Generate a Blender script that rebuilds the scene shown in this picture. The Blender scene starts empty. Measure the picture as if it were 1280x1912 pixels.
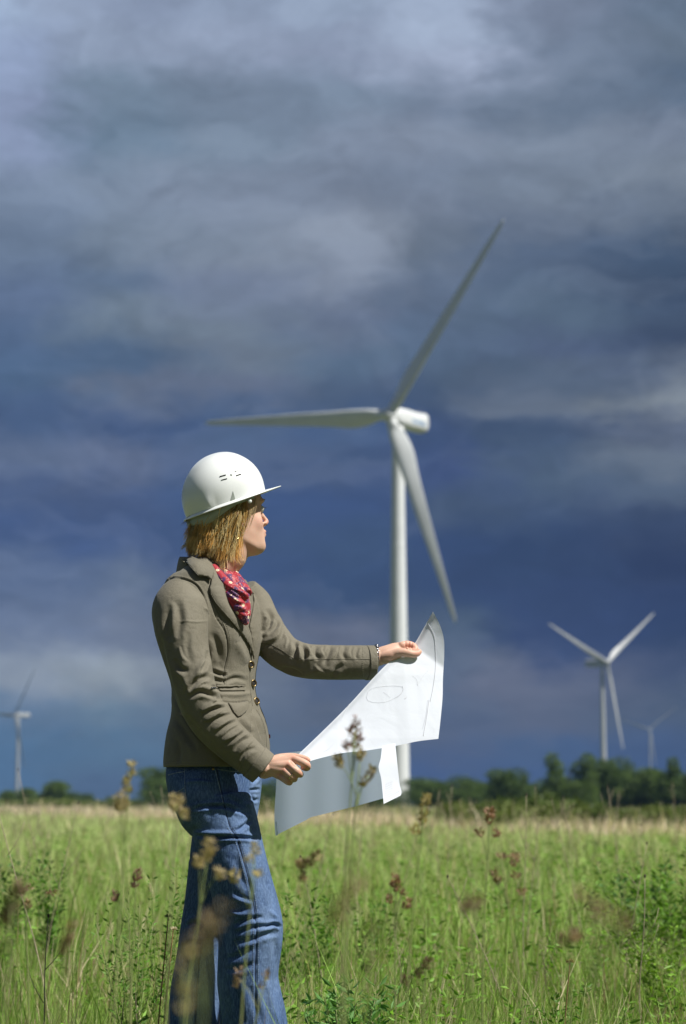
import bpy, bmesh, math, random
import numpy as np
from mathutils import Vector, Matrix, Euler
from mathutils.bvhtree import BVHTree

R = math.radians
rng = np.random.default_rng(7)
random.seed(7)
SC = bpy.context.scene
COL = SC.collection

# ------------------------------------------------------------------ camera
FPX = 4103.0            # focal length in photo pixels (photo 1280 x 1912)
CAMD, CAMH = 5.86, 0.86
PITCH = math.atan((1500 - 956) / FPX)
cd = bpy.data.cameras.new('camera')
cam = bpy.data.objects.new('camera', cd)
COL.objects.link(cam)
cam.location = (0, -CAMD, CAMH)
cam.rotation_euler = (math.pi / 2 + PITCH, 0, 0)
cd.sensor_fit = 'VERTICAL'
cd.sensor_height = 23.3
cd.lens = 50.0
cd.clip_start = 0.05
cd.clip_end = 20000
cd.dof.use_dof = True
cd.dof.focus_distance = 5.72
cd.dof.aperture_fstop = 3.0
SC.camera = cam

# ------------------------------------------------------------------ light
SUN = Vector((0.56, -0.24, 0.79)).normalized()
SUN_EL = math.asin(SUN.z)
SUN_AZ = math.atan2(SUN.x, SUN.y)
sd = bpy.data.lights.new('sun', 'SUN')
sun = bpy.data.objects.new('sun', sd)
COL.objects.link(sun)
sd.energy = 5.0
sd.angle = R(0.53)
sd.color = (1.0, 0.965, 0.90)
sun.rotation_euler = SUN.to_track_quat('Z', 'Y').to_euler()

SC.view_settings.view_transform = 'Standard'
SC.view_settings.look = 'None'
SC.view_settings.exposure = 0.5
SC.view_settings.gamma = 1.0
SC.render.film_transparent = False
cy = SC.cycles
cy.max_bounces = 6
cy.diffuse_bounces = 3
cy.glossy_bounces = 2
cy.transmission_bounces = 4
cy.transparent_max_bounces = 8
cy.volume_bounces = 0
cy.caustics_reflective = False
cy.caustics_refractive = False
cy.sample_clamp_indirect = 4.0


def lin(c):
    out = []
    for v in c[:3]:
        v = v / 255.0
        out.append(v / 12.92 if v <= 0.04045 else ((v + 0.055) / 1.055) ** 2.4)
    return (out[0], out[1], out[2], 1.0)


# ------------------------------------------------------------------ world
SKY = [
 (20, [(0,160,180,212),(100,150,168,205),(230,142,158,195),(350,122,140,170),(470,108,127,158),(560,98,118,155),(640,85,108,148),(700,80,105,145),(780,75,98,142),(860,95,113,150),(920,78,98,142),(1000,72,95,145),(1080,90,110,150),(1180,105,123,158),(1270,135,150,175),(1330,100,125,160),(1400,85,118,160),(1490,80,112,155)]),
 (215, [(0,142,158,190),(90,142,158,188),(180,115,135,162),(260,108,130,158),(360,118,135,162),(450,115,132,158),(530,98,118,150),(600,112,130,155),(680,82,105,142),(720,100,115,145),(800,70,92,138),(860,98,114,150),(940,75,95,140),(1020,70,92,140),(1100,100,118,150),(1180,110,125,155),(1280,138,152,172),(1340,100,125,155),(1400,88,118,155),(1490,84,110,150)]),
 (430, [(0,140,156,186),(80,145,160,190),(170,118,135,162),(280,118,136,162),(380,130,145,172),(470,125,140,165),(540,115,130,160),(620,112,128,152),(680,105,120,145),(720,98,112,142),(780,75,98,140),(860,80,100,142),(950,65,90,140),(1020,65,88,135),(1100,65,88,140),(1180,100,115,145),(1250,108,122,148),(1330,98,115,145),(1400,90,112,145),(1490,80,105,145)]),
 (640, [(0,148,165,195),(90,138,152,182),(180,120,138,165),(260,130,145,172),(360,118,132,158),(450,135,148,172),(520,130,143,168),(600,100,115,145),(680,90,112,145),(740,82,102,138),(800,68,92,138),(870,75,95,138),(940,65,88,138),(1030,65,88,132),(1120,62,85,130),(1190,98,110,140),(1250,85,102,138),(1330,90,105,135),(1400,85,105,145),(1490,80,105,145)]),
 (830, [(0,156,172,202),(60,162,178,208),(110,158,172,202),(200,118,134,162),(260,128,142,168),(330,120,135,162),(400,118,132,158),(470,105,120,145),(550,98,115,145),(640,92,112,145),(700,85,105,138),(760,72,92,130),(800,65,85,130),(870,65,85,135),(960,72,92,130),(1030,60,82,130),(1100,60,82,128),(1180,78,98,132),(1280,88,105,138),(1350,85,102,138),(1480,72,98,150)]),
 (1000, [(0,120,134,162),(100,116,132,160),(210,104,121,148),(270,125,140,165),(350,115,130,155),(430,100,115,142),(500,88,106,138),(600,90,110,140),(660,85,102,138),(700,88,105,135),(770,100,115,142),(800,70,90,128),(880,78,98,132),(950,68,88,128),(1020,57,78,124),(1120,58,78,125),(1200,60,80,128),(1280,98,110,140),(1330,88,102,135),(1400,75,100,145),(1490,70,98,152)]),
 (1270, [(0,100,118,145),(80,98,115,140),(170,92,112,142),(250,118,132,158),(340,118,132,155),(400,100,115,140),(480,70,90,125),(540,62,80,115),(600,70,88,122),(650,65,82,118),(700,85,100,130),(760,120,132,150),(800,88,102,132),(850,100,115,140),(900,80,98,130),(970,62,80,122),(1080,52,70,115),(1180,55,75,122),(1260,70,88,130),(1330,80,98,132),(1400,72,95,140),(1490,68,95,145)]),
]
SKY_GAIN = 0.707
world = bpy.data.worlds.new('World')
SC.world = world
world.use_nodes = True
wt = world.node_tree
wt.nodes.clear()


class NT:
    """small helper to write node graphs"""
    def __init__(s, tree):
        s.t = tree
    def n(s, typ, **kw):
        nd = s.t.nodes.new(typ)
        for k, v in kw.items():
            if k.startswith('i_'):
                key = k[2:]
                key = int(key) if key.isdigit() else key.replace('_', ' ')
                sock = nd.inputs[key]
                if isinstance(v, bpy.types.NodeSocket):
                    s.t.links.new(v, sock)
                else:
                    sock.default_value = v
            else:
                setattr(nd, k, v)
        return nd
    def math(s, op, a, b=None, c=None, clamp=False):
        nd = s.t.nodes.new('ShaderNodeMath')
        nd.operation = op
        nd.use_clamp = clamp
        for i, v in enumerate((a, b, c)):
            if v is None:
                continue
            if isinstance(v, bpy.types.NodeSocket):
                s.t.links.new(v, nd.inputs[i])
            else:
                nd.inputs[i].default_value = v
        return nd.outputs[0]
    def ss(s, v, a, b, lo=0.0, hi=1.0):
        nd = s.t.nodes.new('ShaderNodeMapRange')
        nd.interpolation_type = 'SMOOTHSTEP'
        s.t.links.new(v, nd.inputs[0])
        nd.inputs[1].default_value = a
        nd.inputs[2].default_value = b
        nd.inputs[3].default_value = lo
        nd.inputs[4].default_value = hi
        return nd.outputs[0]
    def mix(s, fac, a, b, blend='MIX'):
        nd = s.t.nodes.new('ShaderNodeMix')
        nd.data_type = 'RGBA'
        nd.blend_type = blend
        for sock, v in ((nd.inputs[0], fac), (nd.inputs[6], a), (nd.inputs[7], b)):
            if isinstance(v, bpy.types.NodeSocket):
                s.t.links.new(v, sock)
            else:
                sock.default_value = v
        return nd.outputs[2]
    def noise(s, vec, scale, detail=4, rough=0.55, dist=0.0):
        nd = s.t.nodes.new('ShaderNodeTexNoise')
        if vec is not None:
            s.t.links.new(vec, nd.inputs['Vector'])
        nd.inputs['Scale'].default_value = scale
        nd.inputs['Detail'].default_value = detail
        nd.inputs['Roughness'].default_value = rough
        nd.inputs['Distortion'].default_value = dist
        return nd
    def ramp(s, fac, stops, interp='LINEAR'):
        nd = s.t.nodes.new('ShaderNodeValToRGB')
        cr = nd.color_ramp
        cr.interpolation = interp
        while len(cr.elements) < len(stops):
            cr.elements.new(0.5)
        for e, (p, c) in zip(cr.elements, sorted(stops, key=lambda q: q[0])):
            e.position = p
            e.color = c
        if fac is not None:
            s.t.links.new(fac, nd.inputs[0])
        return nd.outputs[0]
    def vmul(s, v, vec):
        nd = s.t.nodes.new('ShaderNodeVectorMath')
        nd.operation = 'MULTIPLY'
        s.t.links.new(v, nd.inputs[0])
        nd.inputs[1].default_value = vec
        return nd.outputs[0]


def build_world():
    N = NT(wt)
    tc = N.n('ShaderNodeTexCoord')
    d = tc.outputs['Generated']
    sep = N.n('ShaderNodeSeparateXYZ', i_0=d)
    x, y, z = sep.outputs
    # large slow swirl that breaks up the cloud banks
    w1 = N.noise(N.vmul(d, (1.0, 1.0, 1.7)), 14, 4, 0.5)
    w2 = N.noise(N.vmul(d, (1.0, 1.0, 2.2)), 42, 5, 0.55)
    ws = N.n('ShaderNodeSeparateColor', i_0=w1.outputs['Color'])
    ws2 = N.n('ShaderNodeSeparateColor', i_0=w2.outputs['Color'])
    def warp(base, c1, a1, c2, a2):
        o = N.math('MULTIPLY_ADD', N.math('SUBTRACT', c1, 0.5), a1, base)
        return N.math('MULTIPLY_ADD', N.math('SUBTRACT', c2, 0.5), a2, o)
    u = warp(x, ws.outputs[0], 0.085, ws2.outputs[0], 0.05)
    v = warp(z, ws.outputs[1], 0.028, ws2.outputs[1], 0.020)
    vv = N.math('MULTIPLY_ADD', v, 1 / 0.40, 0.02, clamp=True)   # 0..0.392 of sin(elevation)
    def el(py):        # photo row -> ramp position
        e = PITCH + math.atan((956 - py) / FPX)
        return math.sin(e) / 0.40 + 0.02
    HZ = (.070, .120, .225)
    def clear(py, c):
        """the sky stands outside the haze, so it is a little stronger than what reaches the eye through it"""
        e = max(.004, math.sin(PITCH + math.atan((956 - py) / FPX)))
        T = math.exp(-0.00031 * min(130 / e, 3350))
        return tuple(min(2.0 * v, max(.35 * v, (v - h * (1 - T)) / T)) for v, h in zip(c[:3], HZ)) + (1.0,)
    cur = None
    prev = None
    for cx, stops in SKY:
        rp = N.ramp(vv, [(max(0.0, min(1.0, el(py))), clear(py, lin((r + 1, g, b - 5 - max(0, (100 - r) * .10))))) for py, r, g, b in stops], 'B_SPLINE' if False else 'EASE')
        a = (cx - 640) / FPX
        if cur is None:
            cur = rp
        else:
            cur = N.mix(N.ss(u, prev, a), cur, rp)
        prev = a
    # billows: soft large lumps, then firmer-edged banks laid over each other, then fine wisps
    sw = N.n('ShaderNodeVectorMath', operation='MULTIPLY_ADD', i_0=w1.outputs['Color'], i_1=(0.10, 0.10, 0.06), i_2=d)
    slant = N.n('ShaderNodeMapping', i_Vector=sw.outputs[0])
    slant.inputs['Rotation'].default_value = (0, R(-20), 0)
    slant.inputs['Scale'].default_value = (1.0, 1.0, 2.3)
    sv = slant.outputs[0]
    f0 = N.noise(sv, 9, 3, 0.5, 0.3)
    f1 = N.noise(sv, 24, 8, 0.62, 0.35)
    f2 = N.noise(sv, 70, 6, 0.62, 0.2)
    f3 = N.noise(sv, 13, 6, 0.55, 1.1)
    edge = N.ss(f3.outputs[0], 0.47, 0.56)
    edge = N.math('MULTIPLY', edge, N.ss(f0.outputs[0], 0.36, 0.62))
    g1 = N.math('MULTIPLY_ADD', N.math('SUBTRACT', f1.outputs[0], 0.5), 0.62, 0.955)
    g1 = N.math('MULTIPLY_ADD', N.math('SUBTRACT', f0.outputs[0], 0.5), 0.30, g1)
    g1 = N.math('MULTIPLY_ADD', edge, 0.11, g1)
    g2 = N.math('MULTIPLY_ADD', N.math('SUBTRACT', f2.outputs[0], 0.5), 0.22, g1)
    cl = N.mix(1.0, cur, N.n('ShaderNodeCombineColor', i_0=g2, i_1=g2, i_2=g2).outputs[0], 'MULTIPLY')
    # thin pale veils are greyer than the dark blue behind them
    cl = N.mix(N.math('MULTIPLY', edge, 0.10), cl, (0.22, 0.25, 0.30, 1))
    # the clear part of the sky, overhead and behind the photographer
    sky = N.n('ShaderNodeTexSky')
    sky.sky_type = 'NISHITA'
    sky.sun_disc = False
    sky.sun_elevation = SUN_EL
    sky.sun_rotation = SUN_AZ
    sk = N.mix(1.0, sky.outputs[0], (0.05, 0.05, 0.05, 1), 'MULTIPLY')
    side = N.ss(z, 0.42, 0.75)
    # made-up dimming of the unseen sky, sides and behind, to cut fill light
    lat = N.math('MULTIPLY', N.ss(N.math('ABSOLUTE', x), 0.30, 0.62, 1.0, 0.5), N.ss(y, -0.3, 0.4, 0.6, 1.0))
    cl = N.mix(1.0, cl, N.n('ShaderNodeCombineColor', i_0=lat, i_1=lat, i_2=lat).outputs[0], 'MULTIPLY')
    out = N.mix(side, cl, sk)
    bg = N.n('ShaderNodeBackground', i_0=out, i_1=SKY_GAIN)
    o = N.n('ShaderNodeOutputWorld', i_0=bg.outputs[0])


build_world()

# ------------------------------------------------------------------ helpers


def W(px, py, y):
    """photo position + depth (world y) -> world point"""
    v = Vector(((px - 640) / FPX, (956 - py) / FPX, -1.0))
    v.rotate(cam.rotation_euler)
    t = (y + CAMD) / v.y
    return Vector((v.x * t, y, CAMH + v.z * t))


def Wa(px, py, y):
    px = np.asarray(px, float); py = np.asarray(py, float); y = np.asarray(y, float)
    a = (px - 640) / FPX; b = (956 - py) / FPX
    cp, sp = math.cos(PITCH), math.sin(PITCH)
    vy = cp - b * sp
    vz = sp + b * cp
    t = (y + CAMD) / vy
    return np.stack([a * t, y * np.ones_like(t), CAMH + vz * t], -1)


def proj(P):
    """world points (N,3) -> photo pixels"""
    X = P[:, 0]; Y = P[:, 1] + CAMD; Z = P[:, 2] - CAMH
    cp, sp = math.cos(PITCH), math.sin(PITCH)
    dz = Y * cp + Z * sp
    up = -Y * sp + Z * cp
    return np.stack([640 + FPX * X / dz, 956 - FPX * up / dz], -1)


def tag(o, label=None, cat=None, group=None, kind=None):
    if label: o['label'] = label
    if cat: o['category'] = cat
    if group: o['group'] = group
    if kind: o['kind'] = kind
    return o


def link(o, parent=None):
    COL.objects.link(o)
    if parent is not None:
        o.parent = parent
    return o


def empty(name, loc=(0, 0, 0), rot=(0, 0, 0)):
    o = bpy.data.objects.new(name, None)
    o.location = loc
    o.rotation_euler = rot
    o.empty_display_size = 0.2
    COL.objects.link(o)
    return o


def mesh_obj(name, V, F, mat=None, parent=None, smooth=True, world_space=False):
    me = bpy.data.meshes.new(name)
    V = [tuple(v) for v in V]
    me.from_pydata(V, [], [tuple(f) for f in F])
    me.validate()
    if smooth:
        me.polygons.foreach_set('use_smooth', [True] * len(me.polygons))
    o = bpy.data.objects.new(name, me)
    if mat: me.materials.append(mat)
    link(o, parent)
    if parent is not None and world_space:
        o.matrix_parent_inverse = parent_inv(parent)
    return o


def parent_inv(p):
    m = Matrix.LocRotScale(p.location, p.rotation_euler, p.scale)
    return m.inverted()


class Geo:
    """collects verts and faces"""
    def __init__(s):
        s.V = []; s.F = []
    def add(s, V, F):
        n = len(s.V)
        s.V.extend([tuple(map(float, v)) for v in V])
        s.F.extend([tuple(int(i) + n for i in f) for f in F])
        return s
    def obj(s, name, mat=None, parent=None, smooth=True, ws=False):
        return mesh_obj(name, s.V, s.F, mat, parent, smooth, ws)


def cr(ctrl, n):
    """Catmull-Rom resample of control rows (K,C) -> (n,C)"""
    P = np.asarray(ctrl, float)
    K = len(P)
    if K == 2:
        t = np.linspace(0, 1, n)[:, None]
        return P[0] * (1 - t) + P[1] * t
    seg = np.linalg.norm(np.diff(P[:, :3] if P.shape[1] >= 3 else P, axis=0), axis=1)
    seg = np.maximum(seg, 1e-6) ** 0.5
    T = np.concatenate([[0], np.cumsum(seg)])
    Pe = np.vstack([2 * P[0] - P[1], P, 2 * P[-1] - P[-2]])
    Te = np.concatenate([[T[0] - seg[0]], T, [T[-1] + seg[-1]]])
    out = []
    for t in np.linspace(T[0], T[-1], n):
        i = int(np.clip(np.searchsorted(T, t, side='right') - 1, 0, K - 2))
        t0, t1, t2, t3 = Te[i:i + 4]
        p0, p1, p2, p3 = Pe[i:i + 4]
        A1 = (t1 - t) / (t1 - t0) * p0 + (t - t0) / (t1 - t0) * p1
        A2 = (t2 - t) / (t2 - t1) * p1 + (t - t1) / (t2 - t1) * p2
        A3 = (t3 - t) / (t3 - t2) * p2 + (t - t2) / (t3 - t2) * p3
        B1 = (t2 - t) / (t2 - t0) * A1 + (t - t0) / (t2 - t0) * A2
        B2 = (t3 - t) / (t3 - t1) * A2 + (t - t1) / (t3 - t1) * A3
        out.append((t2 - t) / (t2 - t1) * B1 + (t - t1) / (t2 - t1) * B2)
    return np.array(out)


def rings_to_mesh(rings, cap=True):
    n = len(rings); m = len(rings[0])
    V = [tuple(p) for r in rings for p in r]
    F = []
    for i in range(n - 1):
        for j in range(m):
            a = i * m + j; b = i * m + (j + 1) % m
            F.append((a, b, b + m, a + m))
    if cap:
        c0 = len(V); V.append(tuple(np.mean(rings[0], axis=0)))
        c1 = len(V); V.append(tuple(np.mean(rings[-1], axis=0)))
        for j in range(m):
            F.append((c0, (j + 1) % m, j))
            F.append((c1, (n - 1) * m + j, (n - 1) * m + (j + 1) % m))
    return V, F


def tube(ctrl, nr=16, n=None, cap=True, up=(0, 0, 1), round_ends=False):
    """ctrl rows: x y z r  or x y z r1 r2 (r1 along side axis, r2 along up-ish axis)"""
    C = np.asarray(ctrl, float)
    if C.shape[1] == 4:
        C = np.hstack([C, C[:, 3:4]])
    if n is None: n = max(2, len(C) * 4)
    S = cr(C, n)
    P = S[:, :3]
    T = np.gradient(P, axis=0)
    T /= np.linalg.norm(T, axis=1)[:, None] + 1e-12
    upv = np.asarray(up, float)
    side = np.cross(T[0], upv)
    if np.linalg.norm(side) < 1e-3: side = np.cross(T[0], np.array([1.0, 0.1, 0]))
    side /= np.linalg.norm(side)
    rings = []
    th = np.linspace(0, 2 * math.pi, nr, endpoint=False)
    for i in range(n):
        side = side - T[i] * np.dot(side, T[i])
        side /= np.linalg.norm(side)
        b = np.cross(T[i], side)
        r1, r2 = S[i, 3], S[i, 4]
        rings.append([P[i] + side * math.cos(a) * r1 + b * math.sin(a) * r2 for a in th])
    if round_ends:
        def endrings(i, sgn):
            side_ = np.asarray(rings[i]) - P[i]
            out = []
            rr = 0.5 * (S[i, 3] + S[i, 4])
            for k in (0.35, 0.65, 0.87, 0.98):
                sc = math.sqrt(1 - k * k)
                out.append(list(P[i] + side_ * sc + sgn * T[i] * rr * k))
            return out
        rings = endrings(0, -1)[::-1] + rings + endrings(n - 1, 1)
    return rings_to_mesh(rings, cap)


def ellipsoid(c, r, rot=None, nu=20, nv=12):
    V = []; F = []
    for i in range(nv + 1):
        ph = math.pi * i / nv
        for j in range(nu):
            th = 2 * math.pi * j / nu
            v = Vector((r[0] * math.sin(ph) * math.cos(th), r[1] * math.sin(ph) * math.sin(th), r[2] * math.cos(ph)))
            if rot is not None: v = rot @ v
            V.append((v.x + c[0], v.y + c[1], v.z + c[2]))
    for i in range(nv):
        for j in range(nu):
            a = i * nu + j; b = i * nu + (j + 1) % nu
            F.append((a, a + nu, b + nu, b))
    return V, F


def box(c, s, rot=None):
    V = []
    for z in (-1, 1):
        for (a, b) in ((-1, -1), (1, -1), (1, 1), (-1, 1)):
            v = Vector((a * s[0] / 2, b * s[1] / 2, z * s[2] / 2))
            if rot is not None: v = rot @ v
            V.append((v.x + c[0], v.y + c[1], v.z + c[2]))
    F = [(3, 2, 1, 0), (4, 5, 6, 7), (0, 1, 5, 4), (1, 2, 6, 5), (2, 3, 7, 6), (3, 0, 4, 7)]
    return V, F


def remesh(geo, voxel, smooth_iter=3, factor=0.5, ):
    """union everything in geo into one skin; returns V, F arrays"""
    me = bpy.data.meshes.new('tmp')
    me.from_pydata(geo.V, [], geo.F)
    bm = bmesh.new(); bm.from_mesh(me)
    bmesh.ops.remove_doubles(bm, verts=bm.verts, dist=1e-5)
    bmesh.ops.recalc_face_normals(bm, faces=bm.faces)
    bm.to_mesh(me); bm.free()
    o = bpy.data.objects.new('tmp', me)
    COL.objects.link(o)
    m = o.modifiers.new('r', 'REMESH'); m.mode = 'VOXEL'; m.voxel_size = voxel
    if smooth_iter:
        s = o.modifiers.new('s', 'SMOOTH'); s.factor = factor; s.iterations = smooth_iter
    dg = bpy.context.evaluated_depsgraph_get()
    ev = o.evaluated_get(dg)
    me2 = bpy.data.meshes.new_from_object(ev)
    bpy.data.objects.remove(o)
    bpy.data.meshes.remove(me)
    return me2


def mesh_arrays(me):
    n = len(me.vertices)
    V = np.empty(n * 3, np.float32); me.vertices.foreach_get('co', V)
    Nn = np.empty(n * 3, np.float32); me.vertex_normals.foreach_get('vector', Nn)
    return V.reshape(-1, 3).astype(float), Nn.reshape(-1, 3).astype(float)


def set_co(me, V):
    me.vertices.foreach_set('co', np.asarray(V, np.float32).ravel())
    me.update()


def obj_from_mesh(name, me, mat, parent=None):
    me.name = name
    me.materials.clear()
    me.materials.append(mat)
    me.polygons.foreach_set('use_smooth', [True] * len(me.polygons))
    o = bpy.data.objects.new(name, me)
    link(o, parent)
    return o


def seg_dist(P, poly):
    """P (N,2), poly (K,2): unsigned distance, signed side, and 0..1 run along the line"""
    poly = np.asarray(poly, float)
    best = np.full(len(P), 1e9); sgn = np.zeros(len(P)); tt = np.zeros(len(P))
    L = np.linalg.norm(np.diff(poly, axis=0), axis=1)
    cum = np.concatenate([[0], np.cumsum(L)]); tot = cum[-1]
    for i in range(len(poly) - 1):
        a = poly[i]; b = poly[i + 1]; ab = b - a
        t = np.clip(((P - a) @ ab) / (ab @ ab + 1e-9), 0, 1)
        q = a + t[:, None] * ab
        dd = np.linalg.norm(P - q, axis=1)
        cr_ = ab[0] * (P[:, 1] - a[1]) - ab[1] * (P[:, 0] - a[0])
        m = dd < best
        best[m] = dd[m]; sgn[m] = np.sign(cr_[m]); tt[m] = (cum[i] + t[m] * L[i]) / tot
    return best, sgn, tt


def vnoise(P, seed=0):
    """smooth value noise, P (N,3)"""
    Pi = np.floor(P).astype(np.int64); f = P - Pi
    f = f * f * (3 - 2 * f)
    def h(i, j, k):
        n = (i * 73856093) ^ (j * 19349663) ^ (k * 83492791) ^ (seed * 2654435761)
        n = (n ^ (n >> 13)) * 1274126177
        n = n ^ (n >> 16)
        return (n & 0xFFFFFF) / float(0xFFFFFF)
    x, y, z = Pi[:, 0], Pi[:, 1], Pi[:, 2]
    r = 0
    for dx in (0, 1):
        for dy in (0, 1):
            for dz in (0, 1):
                w = (f[:, 0] if dx else 1 - f[:, 0]) * (f[:, 1] if dy else 1 - f[:, 1]) * (f[:, 2] if dz else 1 - f[:, 2])
                r = r + w * h(x + dx, y + dy, z + dz)
    return r * 2 - 1


def fnoise(P, seed=0, oct=3):
    r = 0; a = 1.0; s = 0
    for o in range(oct):
        r = r + a * vnoise(P * (2 ** o), seed + o); s += a; a *= 0.5
    return r / s


# ------------------------------------------------------------------ materials
def new_mat(name):
    m = bpy.data.materials.new(name)
    m.use_nodes = True
    m.node_tree.nodes.clear()
    return m, NT(m.node_tree)


def finish(N, bsdf, disp=None):
    o = N.n('ShaderNodeOutputMaterial')
    N.t.links.new(bsdf.outputs[0] if hasattr(bsdf, 'outputs') else bsdf, o.inputs[0])


def simple_mat(name, c1, c2=None, scale=20, rough=0.6, bump=0.0, bump_scale=200, metal=0.0, spec=0.5, detail=5, lo=0.35, hi=0.65, sheen=0.0, coat=0.0):
    m, N = new_mat(name)
    tc = N.n('ShaderNodeTexCoord')
    c2 = c2 or tuple(v * 0.8 for v in c1[:3])
    nz = N.noise(tc.outputs['Object'], scale, detail, 0.6)
    col = N.mix(N.ss(nz.outputs[0], lo, hi), (*c1[:3], 1), (*c2[:3], 1))
    b = N.n('ShaderNodeBsdfPrincipled', i_Base_Color=col, i_Roughness=rough, i_Metallic=metal)
    b.inputs['Specular IOR Level'].default_value = spec
    b.inputs['Sheen Weight'].default_value = sheen
    b.inputs['Coat Weight'].default_value = coat
    if bump:
        bn = N.noise(tc.outputs['Object'], bump_scale, 3, 0.6)
        bp = N.n('ShaderNodeBump', i_Height=bn.outputs[0], i_Strength=bump, i_Distance=0.002)
        N.t.links.new(bp.outputs[0], b.inputs['Normal'])
    finish(N, b)
    return m


def attr_mat(name, rough=0.6, trans=0.35, attr='tint', spec=0.25):
    """leaf-like material, colour from the mesh's own per-leaf tint"""
    m, N = new_mat(name)
    at = N.n('ShaderNodeAttribute', attribute_name=attr)
    b = N.n('ShaderNodeBsdfPrincipled', i_Base_Color=at.outputs['Color'], i_Roughness=rough)
    b.inputs['Specular IOR Level'].default_value = spec
    t = N.n('ShaderNodeBsdfTranslucent', i_Color=N.mix(1.0, at.outputs['Color'], (1.25, 1.35, 0.7, 1), 'MULTIPLY'))
    mx = N.n('ShaderNodeMixShader', i_0=trans, i_1=b.outputs[0], i_2=t.outputs[0])
    finish(N, mx)
    return m


def add_tint(me, cols):
    """cols (Nverts,3)"""
    a = me.attributes.new('tint', 'FLOAT_COLOR', 'POINT')
    c = np.ones((len(cols), 4), np.float32); c[:, :3] = cols
    a.data.foreach_set('color', c.ravel())


def tri_mesh(name, V, T, cols, mat, smooth=False):
    me = bpy.data.meshes.new(name)
    V = np.asarray(V, np.float32); T = np.asarray(T, np.int32)
    me.vertices.add(len(V)); me.vertices.foreach_set('co', V.ravel())
    me.loops.add(T.size); me.loops.foreach_set('vertex_index', T.ravel())
    me.polygons.add(len(T))
    k = T.shape[1]
    me.polygons.foreach_set('loop_start', np.arange(0, T.size, k, dtype=np.int32))
    me.update(calc_edges=True)
    if smooth: me.polygons.foreach_set('use_smooth', [True] * len(me.polygons))
    add_tint(me, cols)
    me.materials.append(mat)
    return me
# ------------------------------------------------------------------ ground
def build_ground():
    m, N = new_mat('soil_and_turf')
    tc = N.n('ShaderNodeTexCoord')
    n1 = N.noise(tc.outputs['Object'], 0.35, 5, 0.6)
    n2 = N.noise(tc.outputs['Object'], 9, 6, 0.65)
    c = N.mix(N.ss(n1.outputs[0], 0.35, 0.65), (0.075, 0.11, 0.03, 1), (0.13, 0.13, 0.055, 1))
    c = N.mix(N.ss(n2.outputs[0], 0.45, 0.7), c, (0.07, 0.06, 0.03, 1))
    b = N.n('ShaderNodeBsdfPrincipled', i_Base_Color=c, i_Roughness=0.95)
    bp = N.n('ShaderNodeBump', i_Height=n2.outputs[0], i_Strength=0.6, i_Distance=0.05)
    N.t.links.new(bp.outputs[0], b.inputs['Normal'])
    finish(N, b)
    S = 3300
    V = [(-S, -S, 0), (S, -S, 0), (S, S, 0), (-S, S, 0)]
    g = mesh_obj('ground', V, [(0, 1, 2, 3)], m)
    tag(g, kind='structure')


build_ground()


def strip_t(x, d):
    """0 before the dry belt, 1 where it starts, >1 inside/behind it"""
    a = np.array((7.0, 41.0)); b = np.array((-27.0, 160.0))
    dl = a[1] + (a[0] - x) / (a[0] - b[0]) * (b[1] - a[1])
    return d / np.maximum(dl, 30)


GRASS_MAT = attr_mat('grass_blades', 0.5, 0.35)


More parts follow.
